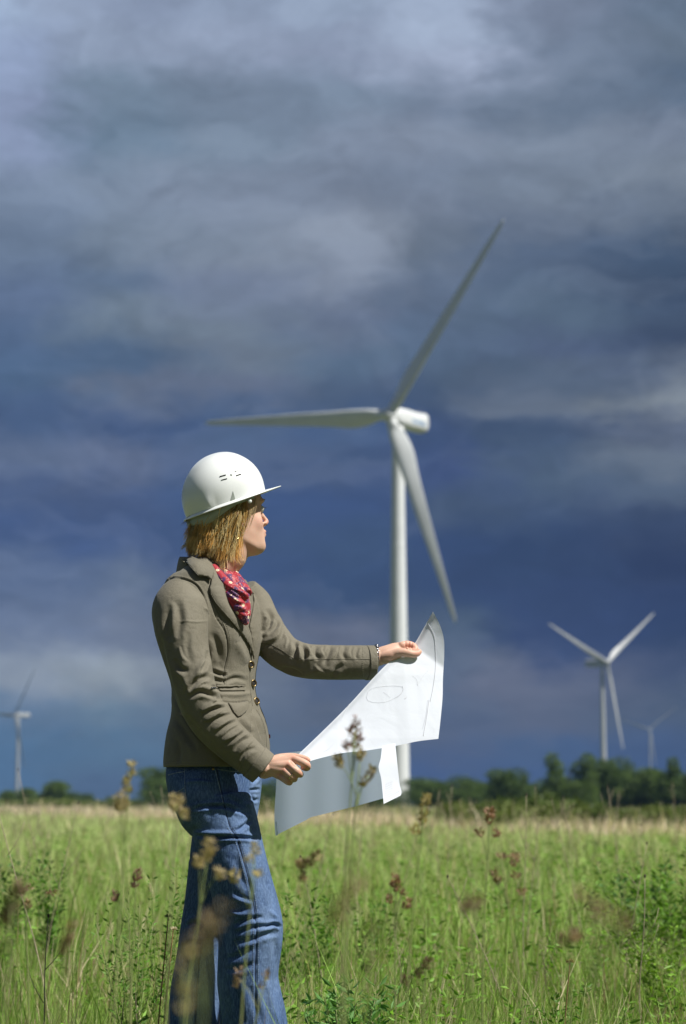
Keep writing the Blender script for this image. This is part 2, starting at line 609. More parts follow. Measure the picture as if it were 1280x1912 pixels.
def build_grass():
    r = np.random.default_rng(11)
    VV = []; TT = []; CC = []; off = 0
    bands = [(4.6, 7.6, 4600, 0.0034, 0.24), (7.6, 11, 3000, 0.0045, 0.25), (11, 20, 1500, 0.0075, 0.28), (20, 45, 330, 0.013, 0.30), (45, 110, 60, 0.03, 0.32), (110, 330, 5.0, 0.09, 0.35)]
    for (d0, d1, dens, wd, hh) in bands:
        marg = 1.6 if d1 < 50 else 4.0
        wf = 0.19 if d1 < 12 else 0.27
        area = (d1 - d0) * (wf * (d0 + d1) + 2 * marg)
        n = int(area * dens)
        d = np.sqrt(r.uniform(0, 1, n) * (d1 ** 2 - d0 ** 2) + d0 ** 2)
        x = r.uniform(-1, 1, n) * (wf * d + marg)
        P = np.stack([x, d, np.zeros(n)], 1)
        clump = fnoise(P * 0.9, 3, 3)
        clump2 = fnoise(P * np.array([3.0, 3.0, 1]), 9, 2)
        st = strip_t(x + 2.5 * vnoise(P * 0.12, 31), d)
        dry = np.clip((st - 0.93) / 0.1, 0, 1) * (1 - 0.6 * np.clip((st - 1.35) / 0.2, 0, 1))
        h = hh * (0.72 + 0.35 * clump + 0.22 * clump2) * r.uniform(0.55, 1.3, n)
        tall = r.uniform(0, 1, n) < 0.09
        h[tall] *= r.uniform(1.25, 2.0, tall.sum())
        h *= 1 + 0.7 * np.clip(dry, 0, 1)
        h = np.maximum(h, 0.05)
        w = wd * r.uniform(0.5, 1.4, n)
        az = r.uniform(0, 2 * math.pi, n)
        face = r.uniform(0, 2 * math.pi, n)
        lean = h * r.uniform(0.05, 0.55, n) ** 1.2
        lx = np.cos(az) * lean + 0.03 * h; ly = np.sin(az) * lean
        sx = np.cos(face) * w / 2; sy = np.sin(face) * w / 2
        y = d - CAMD
        B = np.stack([x, y, np.zeros(n)], 1)
        S = np.stack([sx, sy, np.zeros(n)], 1)
        M = B + np.stack([lx * 0.35, ly * 0.35, h * 0.6], 1)
        Tp = B + np.stack([lx, ly, h], 1)
        V = np.stack([B - S, B + S, M - S * 0.8, M + S * 0.8, Tp], 1)
        # colour
        g1 = np.array([0.19, 0.32, 0.05]); g2 = np.array([0.14, 0.25, 0.04]); g3 = np.array([0.30, 0.41, 0.12])
        tan = np.array([0.56, 0.47, 0.32]); brown = np.array([0.24, 0.17, 0.10]); straw = np.array([0.62, 0.52, 0.40])
        u = r.uniform(0, 1, n)[:, None]
        c = g1 * (1 - u) + g2 * u
        pal = np.clip(0.25 + 0.6 * clump2 + r.normal(0, .22, n), 0, 1)[:, None]
        c = c * (1 - pal) + g3 * pal
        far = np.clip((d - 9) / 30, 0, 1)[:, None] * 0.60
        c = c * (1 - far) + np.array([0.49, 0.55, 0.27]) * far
        q = r.uniform(0, 1, n)
        dm = q < (0.19 if d1 < 12 else 0.13) + 0.10 * np.clip(clump, -1, 1)
        c[dm] = tan * r.uniform(0.6, 1.1, (dm.sum(), 1))
        bm_ = q > 0.935
        c[bm_] = brown
        dr = (r.uniform(0, 1, n) < dry * 0.92)
        c[dr] = straw * r.uniform(0.75, 1.15, (dr.sum(), 1))
        beyond = (st > 1.4)
        c[beyond & ~dr] = np.array([0.16, 0.22, 0.06])
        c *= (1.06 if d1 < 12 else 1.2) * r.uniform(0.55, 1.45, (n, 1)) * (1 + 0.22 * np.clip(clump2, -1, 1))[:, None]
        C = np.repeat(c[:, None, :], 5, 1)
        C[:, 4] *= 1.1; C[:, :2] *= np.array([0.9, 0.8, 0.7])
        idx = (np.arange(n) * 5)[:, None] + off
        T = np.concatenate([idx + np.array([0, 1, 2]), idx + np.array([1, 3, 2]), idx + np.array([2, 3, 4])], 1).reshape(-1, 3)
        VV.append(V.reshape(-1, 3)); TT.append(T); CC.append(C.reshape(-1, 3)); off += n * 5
    V = np.concatenate(VV); T = np.concatenate(TT); C = np.concatenate(CC)
    print('grass verts', len(V))
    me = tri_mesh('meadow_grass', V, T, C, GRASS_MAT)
    o = bpy.data.objects.new('meadow_grass', me); link(o)
    tag(o, 'sunlit green meadow grass with dry tan blades', 'grass', kind='stuff')


build_grass()


def leaf_cloud(name, centers, dirs, length, width, cols, mat):
    """pointed leaves: one folded diamond each. centers (N,3) base, dirs (N,3) unit"""
    n = len(centers)
    r = rng
    up = r.normal(0, 1, (n, 3)); up -= dirs * np.sum(up * dirs, 1)[:, None]
    up /= np.linalg.norm(up, axis=1)[:, None] + 1e-9
    side = np.cross(dirs, up)
    L = np.asarray(length)[:, None]; Wd = np.asarray(width)[:, None]
    b = centers
    t = centers + dirs * L - up * 0.12 * L
    a = centers + dirs * L * 0.45 + side * Wd * 0.5 + up * 0.06 * L
    c = centers + dirs * L * 0.45 - side * Wd * 0.5 + up * 0.06 * L
    V = np.stack([b, a, t, c], 1).reshape(-1, 3)
    i = (np.arange(n) * 4)[:, None]
    T = np.concatenate([i + np.array([0, 1, 2]), i + np.array([0, 2, 3])], 1).reshape(-1, 3)
    return V, T, np.repeat(cols[:, None, :], 4, 1).reshape(-1, 3)


def build_leafy():
    """leafy ground cover (lucerne and clover) between the grass"""
    r = np.random.default_rng(5)
    C_, D_, L_, W_, K_ = [], [], [], [], []
    for (d0, d1, dens, sc) in ((5.0, 9, 26, 1.0), (9, 20, 16, 1.3), (20, 45, 4.0, 2.4)):
        area = (d1 - d0) * (0.165 * (d0 + d1) + 2)
        n = int(area * dens)
        d = r.uniform(d0, d1, n); x = r.uniform(-1, 1, n) * (0.165 * d + 1.0)
        P = np.stack([x, d, np.zeros(n)], 1)
        keep = fnoise(P * 0.55, 21, 3) + 0.22 * (x / (0.16 * d)) > r.uniform(-0.35, 0.35, n)
        x = x[keep]; d = d[keep]; n = len(x)
        for i in range(n):
            hh = r.uniform(0.14, 0.36) * (1 + 0.15 * (sc > 1))
            k = int(r.integers(16, 34) / (1 if sc < 1.5 else 1.8))
            t = r.uniform(0.15, 1, k)
            a = r.uniform(0, 2 * math.pi); ln = r.uniform(0, 0.3) * hh
            c = np.stack([x[i] + math.cos(a) * ln * t, np.full(k, d[i] - CAMD) + math.sin(a) * ln * t, hh * t], 1)
            c[:, :2] += r.normal(0, 0.022 * sc, (k, 2))
            an = r.uniform(0, 2 * math.pi, k)
            dr = np.stack([np.cos(an), np.sin(an), r.uniform(-0.1, 0.8, k)], 1)
            dr /= np.linalg.norm(dr, axis=1)[:, None]
            base = np.array([0.15, 0.29, 0.045]) * r.uniform(0.75, 1.3)
            C_.append(c); D_.append(dr)
            L_.append(r.uniform(0.02, 0.04, k) * sc); W_.append(r.uniform(0.008, 0.015, k) * sc)
            K_.append(base * r.uniform(0.8, 1.35, (k, 1)) + np.array([0.03, 0.03, 0]) * r.uniform(0, 1, (k, 1)))
    V, T, K = leaf_cloud('x', np.concatenate(C_), np.concatenate(D_), np.concatenate(L_), np.concatenate(W_), np.concatenate(K_), None)
    me = tri_mesh('ground_cover', V, T, K, GRASS_MAT)
    o = bpy.data.objects.new('ground_cover', me); link(o)
    tag(o, 'low leafy green clover and lucerne growing through the grass', 'ground cover', kind='stuff')
    print('leaf verts', len(V))


build_leafy()


# ------------------------------------------------------------------ turbines
def mk_turbine_paint(name, c=(0.50, 0.52, 0.52)):
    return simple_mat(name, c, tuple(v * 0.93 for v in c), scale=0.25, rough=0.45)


TW = mk_turbine_paint('turbine_paint_cloud_shaded')  # turbine paint darkened so the distant ones look under cloud shadow
TWN = mk_turbine_paint('turbine_near_white_paint', (0.76, 0.79, 0.80))
TBLUE = simple_mat('turbine_blue_print', (0.10, 0.28, 0.55), rough=0.5)
TGREY = simple_mat('turbine_grey_metal', (0.3, 0.3, 0.3), rough=0.5)


def build_turbine(loc, H, Rr, yaw, spin, label, detail=True, scale_w=1.0):
    """hub axis: rotor looks along local -Y (towards the viewer before yaw). spin: angle (deg) of first blade from +x, counter-clockwise seen from the front"""
    TW = TWN if detail else globals()['TW']  # distant turbines take the copy with cloud shade in its colour
    root = empty('wind_turbine', loc, (0, 0, R(yaw)))
    tag(root, label, 'wind turbine', 'wind turbines on the plain')
    # tower
    g = Geo()
    rows = []
    for i in range(25):
        t = i / 24
        rows.append((0, 3.2, t * (H - 1.9), (2.15 - 0.98 * t) * scale_w))
    V, F = tube(rows, nr=32, n=25); g.add(V, F)
    g.obj('tower', TW, root)
    if detail:
        for t in (0.34, 0.68):
            rr = (2.15 - 0.98 * t) * scale_w + 0.03
            g = Geo(); g.add(*tube([(0, 3.2, t * (H - 1.9), rr), (0, 3.2, t * (H - 1.9) + 0.25, rr)], nr=32, n=2))
            g.obj('tower_flange', TW, root)
        g = Geo(); g.add(*box((0, 3.2 - 2.1, 1.6), (0.9, 0.12, 2.2))); g.obj('tower_door', TGREY, root)
    # nacelle (runs back from the rotor, local +Y)
    prof = [(1.0, 1.15, 1.25, 0.0), (1.8, 1.55, 1.6, 0.0), (3.0, 1.75, 1.85, 0.0), (6, 1.8, 1.95, 0.0), (10, 1.8, 1.95, 0.02), (12.4, 1.7, 2.0, 0.12), (13.4, 1.62, 2.05, 0.2), (13.9, 1.35, 1.75, 0.2)]
    rings = []
    th = np.linspace(0, 2 * math.pi, 32, endpoint=False)
    for (yy, a, b, dz) in cr(prof, 20):
        e = 2 / 3.6
        rings.append([(a * math.copysign(abs(math.cos(q)) ** e, math.cos(q)), yy, H + dz + b * math.copysign(abs(math.sin(q)) ** e, math.sin(q))) for q in th])
    g = Geo(); g.add(*rings_to_mesh(rings))
    nac = g.obj('nacelle', TW, root)
    if detail:
        # blue lettering stripe on both flanks: a row of slanted strokes
        for sx in (-1, 1):
            g = Geo()
            ox = sx * 1.815
            for k in range(6):
                y0 = 6.3 + k * 0.92
                hgt = 0.95 if k in (0, 3) else 0.6
                for (q0, q1) in (((0, 0), (0.3, 1)), ((0.3, 1), (0.62, 0))) if k in (0, 3) else (((0.05, 0.0), (0.1, 1)), ((0.1, 1), (0.6, 0.85)), ((0.6, 0.85), (0.55, 0)), ((0.05, 0.45), (0.55, 0.45))):
                    a = Vector((ox, y0 + q0[0], H - 0.75 + q0[1] * hgt)); b = Vector((ox, y0 + q1[0], H - 0.75 + q1[1] * hgt))
                    dd = (b - a).normalized(); nn = Vector((0, -dd.z, dd.y)) * 0.11
                    o_ = Vector((0.012 * sx, 0, 0))
                    V = [a - nn - o_ * 6, b - nn - o_ * 6, b + nn - o_ * 6, a + nn - o_ * 6, a - nn + o_, b - nn + o_, b + nn + o_, a + nn + o_]
                    g.add(V, [(3, 2, 1, 0), (4, 5, 6, 7), (0, 1, 5, 4), (1, 2, 6, 5), (2, 3, 7, 6), (3, 0, 4, 7)])
            g.obj('lettering', TBLUE, nac, smooth=False)
        g = Geo()
        g.add(*box((0, 12.6, H + 2.05), (1.0, .3, .2)))
        g.add(*tube([(0.4, 12.6, H + 1.9, 0.05), (0.4, 12.6, H + 3.1, 0.04)], nr=8, n=3))
        g.add(*tube([(-0.4, 12.6, H + 1.9, 0.05), (-0.4, 12.6, H + 3.0, 0.04)], nr=8, n=3))
        g.obj('wind_vane', TGREY, nac)
    # hub
    hubg = Geo()
    rows = [(0, 1.15, H, 1.45), (0, 0.4, H, 1.62), (0, -0.6, H, 1.6), (0, -1.5, H, 1.25), (0, -2.1, H, 0.7), (0, -2.35, H, 0.12)]
    hubg.add(*tube(rows, nr=28, n=16))
    hub = hubg.obj('hub', TW, root)
    # blade template along +X of rotor plane
    secs = [(0.8, 0.95, 0.95, 0, 0.0), (2.2, 0.95, 0.93, 0, 0.0), (4.5, 1.35, 0.75, 14, 0.25), (8.5, 1.60, 0.55, 13, 0.50), (14, 1.32, 0.40, 9, 0.38), (22, 1.08, 0.20, 5, 0.22), (32, 0.76, 0.12, 2, 0.12), (40, 0.5, 0.07, 0, 0.05), (44, 0.3, 0.04, 0, 0), (44.8, 0.06, 0.02, 0, 0)]
    S = cr(secs, 40)
    for k in range(3):
        ang = R(spin[k] if isinstance(spin, tuple) else spin + 120 * k)
        rings = []
        for (rr, ch, tk, tw, offc) in S:
            rr_ = rr * Rr / 44.8
            pts = []
            for q in np.linspace(0, 2 * math.pi, 20, endpoint=False):
                cx = math.cos(q) * ch
                # airfoil: blunt leading edge, thin trailing edge
                ty = math.sin(q) * tk * (1.0 if rr < 3 else (0.72 - 0.5 * math.cos(q)))
                cx = cx * 1.22 * scale_w + offc * 1.1
                ca, sa = math.cos(R(tw + 6)), math.sin(R(tw + 6))
                pc = cx * ca - ty * sa      # chordwise in rotor plane
                pt = cx * sa + ty * ca      # axial
                pts.append((rr_, pt - 0.4, pc))
            rings.append(pts)
        V, F = rings_to_mesh(rings)
        ca, sa = math.cos(ang), math.sin(ang)
        V = [(x * ca - z * sa, y, H + x * sa + z * ca) for (x, y, z) in V]
        b = mesh_obj('blade', V, F, TW, root)
    return root


def turbine_at(hx, hy, D, yaw, spin, label, Rr=45.9, **kw):
    p = W(hx, hy, D - CAMD)
    H = max(20, p.z)
    # hub is ahead of the tower by ~0: origin below the hub
    return build_turbine((p.x, p.y, 0), H, Rr, yaw, spin, label, **kw)


# spins from the projected blade directions
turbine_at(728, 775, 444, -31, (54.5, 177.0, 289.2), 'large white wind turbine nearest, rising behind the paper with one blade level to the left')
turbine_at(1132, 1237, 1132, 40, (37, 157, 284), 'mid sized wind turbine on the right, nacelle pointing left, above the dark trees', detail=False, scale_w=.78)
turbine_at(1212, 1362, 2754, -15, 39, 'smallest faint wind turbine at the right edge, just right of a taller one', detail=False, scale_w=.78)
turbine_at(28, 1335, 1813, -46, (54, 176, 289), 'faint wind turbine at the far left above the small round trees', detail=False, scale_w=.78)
# ------------------------------------------------------------------ trees and bushes beyond the field
M_BARK = simple_mat('bark', (0.10, 0.075, 0.05), scale=3, rough=0.9)
M_LEAF = attr_mat('tree_leaves', 0.55, 0.25)


def crown_mesh(name, lobes, nleaf, size, base, seed, mat=M_LEAF):
    """leaves scattered through a set of lobes (x y z rx ry rz), thinner towards the rim"""
    r = np.random.default_rng(seed)
    lobes = np.array(lobes, float)
    vol = lobes[:, 3] * lobes[:, 4] * lobes[:, 5]
    k = r.choice(len(lobes), nleaf, p=vol / vol.sum())
    d = r.normal(0, 1, (nleaf, 3)); d /= np.linalg.norm(d, axis=1)[:, None]
    rad = r.uniform(0.15, 1, nleaf) ** 0.5
    nz = 1 + 0.30 * vnoise(d * 2.3 + k[:, None] * 7.1, seed)
    P = lobes[k, :3] + d * lobes[k, 3:] * (rad * nz)[:, None]
    keep = P[:, 2] > 0.05
    P = P[keep]; d = d[keep]; n = len(P); k = k[keep]
    dr = d * 0.7 + r.normal(0, 0.7, (n, 3)); dr[:, 2] -= 0.15
    dr /= np.linalg.norm(dr, axis=1)[:, None]
    c = np.array(base) * r.uniform(0.65, 1.35, (n, 1)) * (1 + 0.22 * vnoise(P * 0.9, seed + 3))[:, None]
    V, T, K = leaf_cloud('c', P, dr, size * r.uniform(.7, 1.3, n), size * .62 * r.uniform(.7, 1.2, n), c, mat)
    return tri_mesh(name, V, T, K, mat)


def trunk_mesh(h, r0, seed, limbs=5):
    r = random.Random(seed)
    g = Geo()
    g.add(*tube([(0, 0, -.1, r0 * 1.3), (0.05, 0, h * .25, r0), (-.03 * h, .02 * h, h * .55, r0 * .7), (.02 * h, 0, h * .85, r0 * .25)], nr=8, n=12))
    for i in range(limbs):
        a = r.uniform(0, 6.28); z = h * r.uniform(.2, .55); L = h * r.uniform(.22, .38)
        g.add(*tube([(0, 0, z, r0 * .5), (math.cos(a) * L * .5, math.sin(a) * L * .5, z + L * .45, r0 * .3), (math.cos(a) * L, math.sin(a) * L, z + L * .9, r0 * .1)], nr=6, n=7))
    me = bpy.data.meshes.new('trunk'); me.from_pydata(g.V, [], g.F); me.materials.append(M_BARK)
    return me


def lobes_for(kind, seed):
    r = random.Random(seed)
    L = []
    if kind == 'round':
        for i in range(9): L.append((r.uniform(-.26, .26), r.uniform(-.2, .2), r.uniform(.25, .78), r.uniform(.16, .26), r.uniform(.16, .26), r.uniform(.13, .22)))
        L.append((0, 0, .35, .36, .3, .3))
    elif kind == 'twin':
        for cx in (-.20, .20):
            for i in range(5): L.append((cx + r.uniform(-.07, .07), r.uniform(-.12, .12), .3 + .14 * i, .17 - .02 * i, .16, .15))
        L.append((0, 0, .3, .38, .3, .28))
    elif kind == 'broad':
        for i in range(12): L.append((r.uniform(-.55, .55), r.uniform(-.3, .3), r.uniform(.25, .7), r.uniform(.18, .3), r.uniform(.18, .3), r.uniform(.14, .25)))
        L.append((0, 0, .28, .65, .4, .28))
    return L


PROTO = {}
for kd in ('round', 'twin', 'broad'):
    for sd_ in (0, 1):
        S = 6.0
        lb = [tuple(v * S for v in l) for l in lobes_for(kd, sd_ * 10 + len(kd))]
        base = [(0.080, 0.130, 0.030), (0.110, 0.170, 0.040)][sd_]
        cm = crown_mesh('crown', lb, 13000 if kd != 'broad' else 18000, .20, base, 50 + sd_ + len(kd))
        PROTO[(kd, sd_)] = (cm, trunk_mesh(S * .8, .16, sd_ + 3))


def place_tree(px, top, D, kind, v, label, wide=1.0, nm='tree', group='trees behind the meadow', cat='tree'):
    p = W(px, top, D - CAMD)
    h = max(1.5, p.z)
    s = h / 5.0
    root = empty(nm, (p.x, p.y, 0), (0, 0, random.uniform(-.35, .35)))
    root.scale = (s * wide, s * wide, s)
    tag(root, label, cat, group)
    cm, tm = PROTO[(kind, v)]
    c = bpy.data.objects.new('crown', cm); link(c, root)
    t = bpy.data.objects.new('trunk', tm); link(t, root)
    return root


TREES = [
 (-40, 1482, 330, 'broad', 0, 'dark low tree cut off by the left edge below the faint turbine'),
 (12, 1478, 330, 'round', 1, 'small dark tree at the foot of the far left turbine'),
 (45, 1474, 330, 'round', 1, 'small rounded green tree just right of the far left turbine tower'),
 (100, 1462, 320, 'round', 1, 'tallest rounded green tree standing alone in the left background'),
 (134, 1480, 330, 'round', 0, 'little dark tree touching the right side of the rounded lone tree'),
 (163, 1483, 340, 'round', 0, 'small dark bushy tree second to the right of the lone rounded tree'),
 (211, 1488, 360, 'round', 0, 'tiny far tree behind the yellow seed head at left'),
 (256, 1494, 360, 'round', 0, "tiny dark tree left of the tree behind the woman's back"),
 (308, 1437, 260, 'round', 0, "dark green tree directly behind the woman's back at hip height"),
 (350, 1450, 250, 'broad', 0, "broad dark tree hidden mostly behind the woman's hips"),
 (500, 1455, 250, 'broad', 0, "dark tree between the woman's thigh and the shaded paper"),
 (575, 1468, 255, 'broad', 1, 'broad tree hidden behind the left half of the paper'),
 (650, 1472, 255, 'broad', 0, 'broad tree hidden behind the middle of the paper'),
 (700, 1478, 250, 'broad', 0, 'low dark tree left of the big turbine tower foot'),
 (798, 1458, 250, 'round', 0, 'rounded dark tree just right of the big turbine tower'),
 (838, 1450, 245, 'broad', 0, 'dark tree second to the right of the big turbine tower'),
 (866, 1478, 240, 'round', 0, 'low dark tree in the dip right of the big turbine tower'),
 (925, 1452, 250, 'broad', 0, 'broad dark tree right of the dip in the tree line'),
 (958, 1440, 240, 'round', 0, 'pointed dark tree left of the twin topped tree'),
 (1000, 1456, 245, 'broad', 0, 'dark tree with a sloping crown left of the twin topped tree'),
 (1062, 1424, 235, 'twin', 1, 'twin topped tallest tree left of the mid sized turbine tower'),
 (1108, 1462, 240, 'broad', 0, 'low dark tree in front of the mid sized turbine tower foot'),
 (1152, 1422, 240, 'round', 0, 'tall dark tree just right of the mid sized turbine tower'),
 (1176, 1450, 245, 'broad', 0, 'wide dark tree between the two turbines at right'),
 (1200, 1440, 235, 'round', 1, 'lighter rounded tree left of the smallest turbine tower'),
 (1236, 1455, 240, 'broad', 1, 'low green tree right of the smallest turbine tower'),
 (1278, 1430, 225, 'twin', 0, 'tall dark tree cut off by the right edge'),
 (1330, 1440, 230, 'broad', 0, 'broad dark tree just outside the right edge'),
]
for (px, tp, D, kd, v, lb) in TREES:
    place_tree(px, tp, D, kd, v, lb, 1.5 if kd == 'broad' else 1.3)

# light green bushes and weeds in front of the tree line
SPRO = []
for i in range(3):
    r_ = random.Random(90 + i)
    lb = [(r_.uniform(-1.1, 1.1), r_.uniform(-.6, .6), r_.uniform(.2, .75), r_.uniform(.35, .6), r_.uniform(.3, .5), r_.uniform(.25, .45)) for k in range(9)]
    base = [(0.125, 0.165, 0.045), (0.16, 0.20, 0.055), (0.10, 0.145, 0.035)][i]
    SPRO.append((crown_mesh('foliage', lb, 2600, .13, base, 130 + i), trunk_mesh(.9, .035, i + 30, 7)))
rb = random.Random(12)
for i in range(46):
    px = 470 + (1330 - 470) * (i + rb.uniform(-.4, .4)) / 45
    dl = 43 + (7.6 - (px - 640) / FPX * 80) / 34.6 * 121
    D = max(58, dl * rb.uniform(1.2, 1.75))
    if 690 < px < 775: continue
    p = W(px, 1500, D - CAMD)
    s = rb.uniform(.35, 1.0)
    root = empty('bush', (p.x, p.y, 0), (0, 0, rb.uniform(0, 6.28)))
    root.scale = (s * 1.15, s * 1.15, s * rb.uniform(.8, 1.25))
    tag(root, 'light green bush in the rough strip between meadow and trees', 'bush', 'bushes in front of the tree line')
    cm, tm = SPRO[i % 3]
    link(bpy.data.objects.new('foliage', cm), root)
    link(bpy.data.objects.new('stem', tm), root)
for i in range(12):
    px = -30 + 36 * i + rb.uniform(-10, 10)
    D = rb.uniform(230, 300)
    p = W(px, 1500, D - CAMD); s = rb.uniform(1.0, 1.5)
    root = empty('bush', (p.x, p.y, 0), (0, 0, rb.uniform(0, 6.28))); root.scale = (s * 2.0, s * 2, s)
    tag(root, 'low far bush on the left horizon', 'bush', 'bushes on the left horizon')
    cm, tm = SPRO[i % 3]
    link(bpy.data.objects.new('foliage', cm), root)
    link(bpy.data.objects.new('stem', tm), root)


# ------------------------------------------------------------------ tall grasses and weeds
M_SEED = attr_mat('seed_heads', 0.7, 0.25)
M_STEMG = simple_mat('green_stem', (0.20, 0.28, 0.08), (0.26, 0.27, 0.11), scale=8, rough=0.6)
M_STEMT = simple_mat('dry_stem', (0.42, 0.35, 0.24), (0.30, 0.24, 0.17), scale=8, rough=0.8)
M_STEMR = simple_mat('red_brown_stem', (0.26, 0.10, 0.05), (0.20, 0.13, 0.05), scale=12, rough=0.7)


def seed_clump(c, ax, L, wd, n, col, r):
    """spikelets packed along a short axis"""
    ax = np.array(ax); ax = ax / np.linalg.norm(ax)
    t = r.uniform(-.5, .5, n)
    d = r.normal(0, 1, (n, 3)); d -= (d @ ax)[:, None] * ax; d /= np.linalg.norm(d, axis=1)[:, None]
    rad = wd * .5 * np.sqrt(np.clip(1 - (2 * t) ** 2 * .9, .05, 1)) * r.uniform(.2, 1, n)
    P = np.array(c) + ax * (t * L)[:, None] + d * rad[:, None]
    dr = ax * .8 + d * .7 + r.normal(0, .25, (n, 3)); dr /= np.linalg.norm(dr, axis=1)[:, None]
    cc = np.array(col) * r.uniform(.6, 1.35, (n, 1))
    return leaf_cloud('s', P, dr, np.full(n, .0085) * r.uniform(.7, 1.3, n), np.full(n, .0034) * r.uniform(.8, 1.3, n), cc, None)


def stalk(heads, y, foot, label, col=(.30, .19, .10), stem=None, wst=.0014, group='grass stalks standing in front', seed=1):
    """heads: (px, py, length_px, width_px, tilt_deg from vertical); foot: px at ground"""
    r = np.random.default_rng(seed)
    px0 = foot
    base = W(px0, 1500, y); base.z = 0
    root = empty('grass_stalk', tuple(base))
    tag(root, label, 'grass stalk', group)
    tips = [W(h[0], h[1], y + r.uniform(-.01, .01)) for h in heads]
    top = max(tips, key=lambda q: q.z)
    g = Geo()
    rel = top - base
    bend = r.uniform(-.02, .02)
    main = [(0, 0, 0, wst * 1.5), (rel.x * .18 + bend, rel.y * .3, rel.z * .35, wst * 1.3), (rel.x * .55 + bend, rel.y * .6, rel.z * .72, wst), (rel.x, rel.y, rel.z, wst * .6)]
    S = cr(main, 40)
    g.add(*tube(main, nr=6, n=24))
    for tp in tips:
        if tp is top: continue
        q = tp - base
        k = int(np.argmin(np.abs(S[:, 2] - (q.z - .05))))
        s0 = S[k]
        g.add(*tube([(s0[0], s0[1], s0[2], wst * .6), ((s0[0] + q.x) / 2, (s0[1] + q.y) / 2, s0[2] * .4 + q.z * .6 + .002, wst * .5), (q.x, q.y, q.z, wst * .4)], nr=5, n=8))
    # a couple of leaf blades on the stem
    g.obj('stem', stem or M_STEMG, root)
    VV, TT, CC = [], [], []; off = 0
    for h, tp in zip(heads, tips):
        sc = (y + CAMD) / FPX
        L = h[2] * sc; wd = h[3] * sc * (.85 if y > -3.9 else .7)
        a = R(h[4]); ax = (math.sin(a), r.uniform(-.2, .2), math.cos(a))
        n = int(np.clip(L * wd * 2.3e5 * (.4 if y < -3.9 else 1), 16, 240))
        V, T, K = seed_clump(tp - base, ax, L, wd, n, col, r)
        VV.append(V); TT.append(T + off); CC.append(K); off += len(V)
    for s in range(2):
        z0 = r.uniform(.15, .5) * rel.z; k = int(np.argmin(np.abs(S[:, 2] - z0)))
        a = r.uniform(0, 6.28); b = S[k, :3]; n = 7
        pts = [b + np.array([math.cos(a) * .12 * t, math.sin(a) * .05 * t, .16 * t - .10 * t * t]) for t in np.linspace(0, 1, n)]
        wv = [.0028 * (1 - t ** 2) + .0002 for t in np.linspace(0, 1, n)]
        V = np.array([p + np.array([math.sin(a) * w_ * .4, -w_ * .9 , w_ * .5]) * sg for p, w_ in zip(pts, wv) for sg in (-1, 1)])
        T = np.array([[2 * i, 2 * i + 1, 2 * i + 2] for i in range(n - 1)] + [[2 * i + 1, 2 * i + 3, 2 * i + 2] for i in range(n - 1)])
        me = tri_mesh('leaf_blade', V, T, np.tile(np.array([.17, .26, .06]), (len(V), 1)), GRASS_MAT)
        link(bpy.data.objects.new('leaf_blade', me), root)
    me = tri_mesh('seed_head', np.concatenate(VV), np.concatenate(TT), np.concatenate(CC), M_SEED)
    link(bpy.data.objects.new('seed_head', me), root)
    return root


BR = (.34, .24, .15); OL = (.46, .38, .17); PU = (.28, .16, .13); TN = (.50, .41, .24)
stalk([(664, 1352, 24, 9, 3), (657, 1368, 20, 9, -16), (668, 1376, 22, 9, 12), (648, 1394, 20, 10, -25), (662, 1392, 16, 8, 5), (671, 1388, 16, 7, 20)], -2.35, 648, 'purple brown seed head standing right in front of the sunlit paper', PU, seed=2)
stalk([(633, 1424, 27, 14, -14), (672, 1410, 24, 12, 22), (688, 1448, 30, 13, 26), (677, 1464, 14, 13, 0)], -2.35, 662, 'olive brown seed clumps low in front of the shaded paper', (.34, .26, .10), seed=3)
stalk([(388, 1592, 44, 22, 6), (372, 1612, 22, 18, -30), (407, 1634, 20, 20, 30)], -2.75, 352, "brown seed head in front of the woman's upper thigh", TN, seed=4)
stalk([(328, 1502, 30, 26, -8), (342, 1522, 20, 16, 20)], -2.7, 300, "tan seed head against the back of the woman's hip", TN, seed=5)
stalk([(243, 1440, 34, 13, 12), (237, 1470, 24, 15, -10)], -2.5, 215, 'yellow brown seed head rising above the left tree line', OL, seed=6)
stalk([(228, 1500, 34, 24, -12), (222, 1508, 20, 18, 20)], -2.9, 232, 'pale tan seed head just below the yellow one at left', TN, seed=7)
stalk([(395, 1722, 90, 34, 30), (365, 1770, 50, 34, 18)], -4.25, 345, "large blurred seed head slanting across the woman's knees", (.34, .26, .15), wst=.0012, seed=8)
stalk([(348, 1812, 80, 32, 6), (345, 1868, 44, 24, 0)], -4.2, 330, "blurred olive seed head low in front of the woman's far leg", (.36, .30, .13), wst=.0012, seed=9)
stalk([(476, 1588, 22, 15, 10), (466, 1608, 14, 12, -20), (438, 1640, 22, 18, -15), (481, 1634, 12, 14, 0)], -2.6, 425, "small tan seed clumps in front of the woman's knee", OL, seed=10)
stalk([(497, 1824, 18, 10, 5), (443, 1826, 34, 10, 12), (488, 1842, 10, 8, 0)], -2.2, 452, 'small seed head in front of the near trouser hem', BR, seed=11)
stalk([(793, 1505, 40, 15, 10), (789, 1532, 20, 13, -6), (776, 1552, 18, 14, -10)], -2.2, 760, 'yellow seed head beside the big turbine tower foot', OL, seed=12)
stalk([(914, 1526, 30, 18, 0), (922, 1558, 12, 15, 40), (897, 1556, 16, 10, -40)], -1.9, 905, 'reddish seed head right of the yellow one, against the tree line', (.36, .22, .15), seed=13)
stalk([(960, 1608, 24, 20, 10), (935, 1600, 8, 22, 10), (927, 1638, 26, 12, -30), (962, 1637, 10, 18, 0), (975, 1668, 10, 20, 0)], -2.1, 1000, 'loose reddish seed head low right of the reddish one', BR, seed=14)
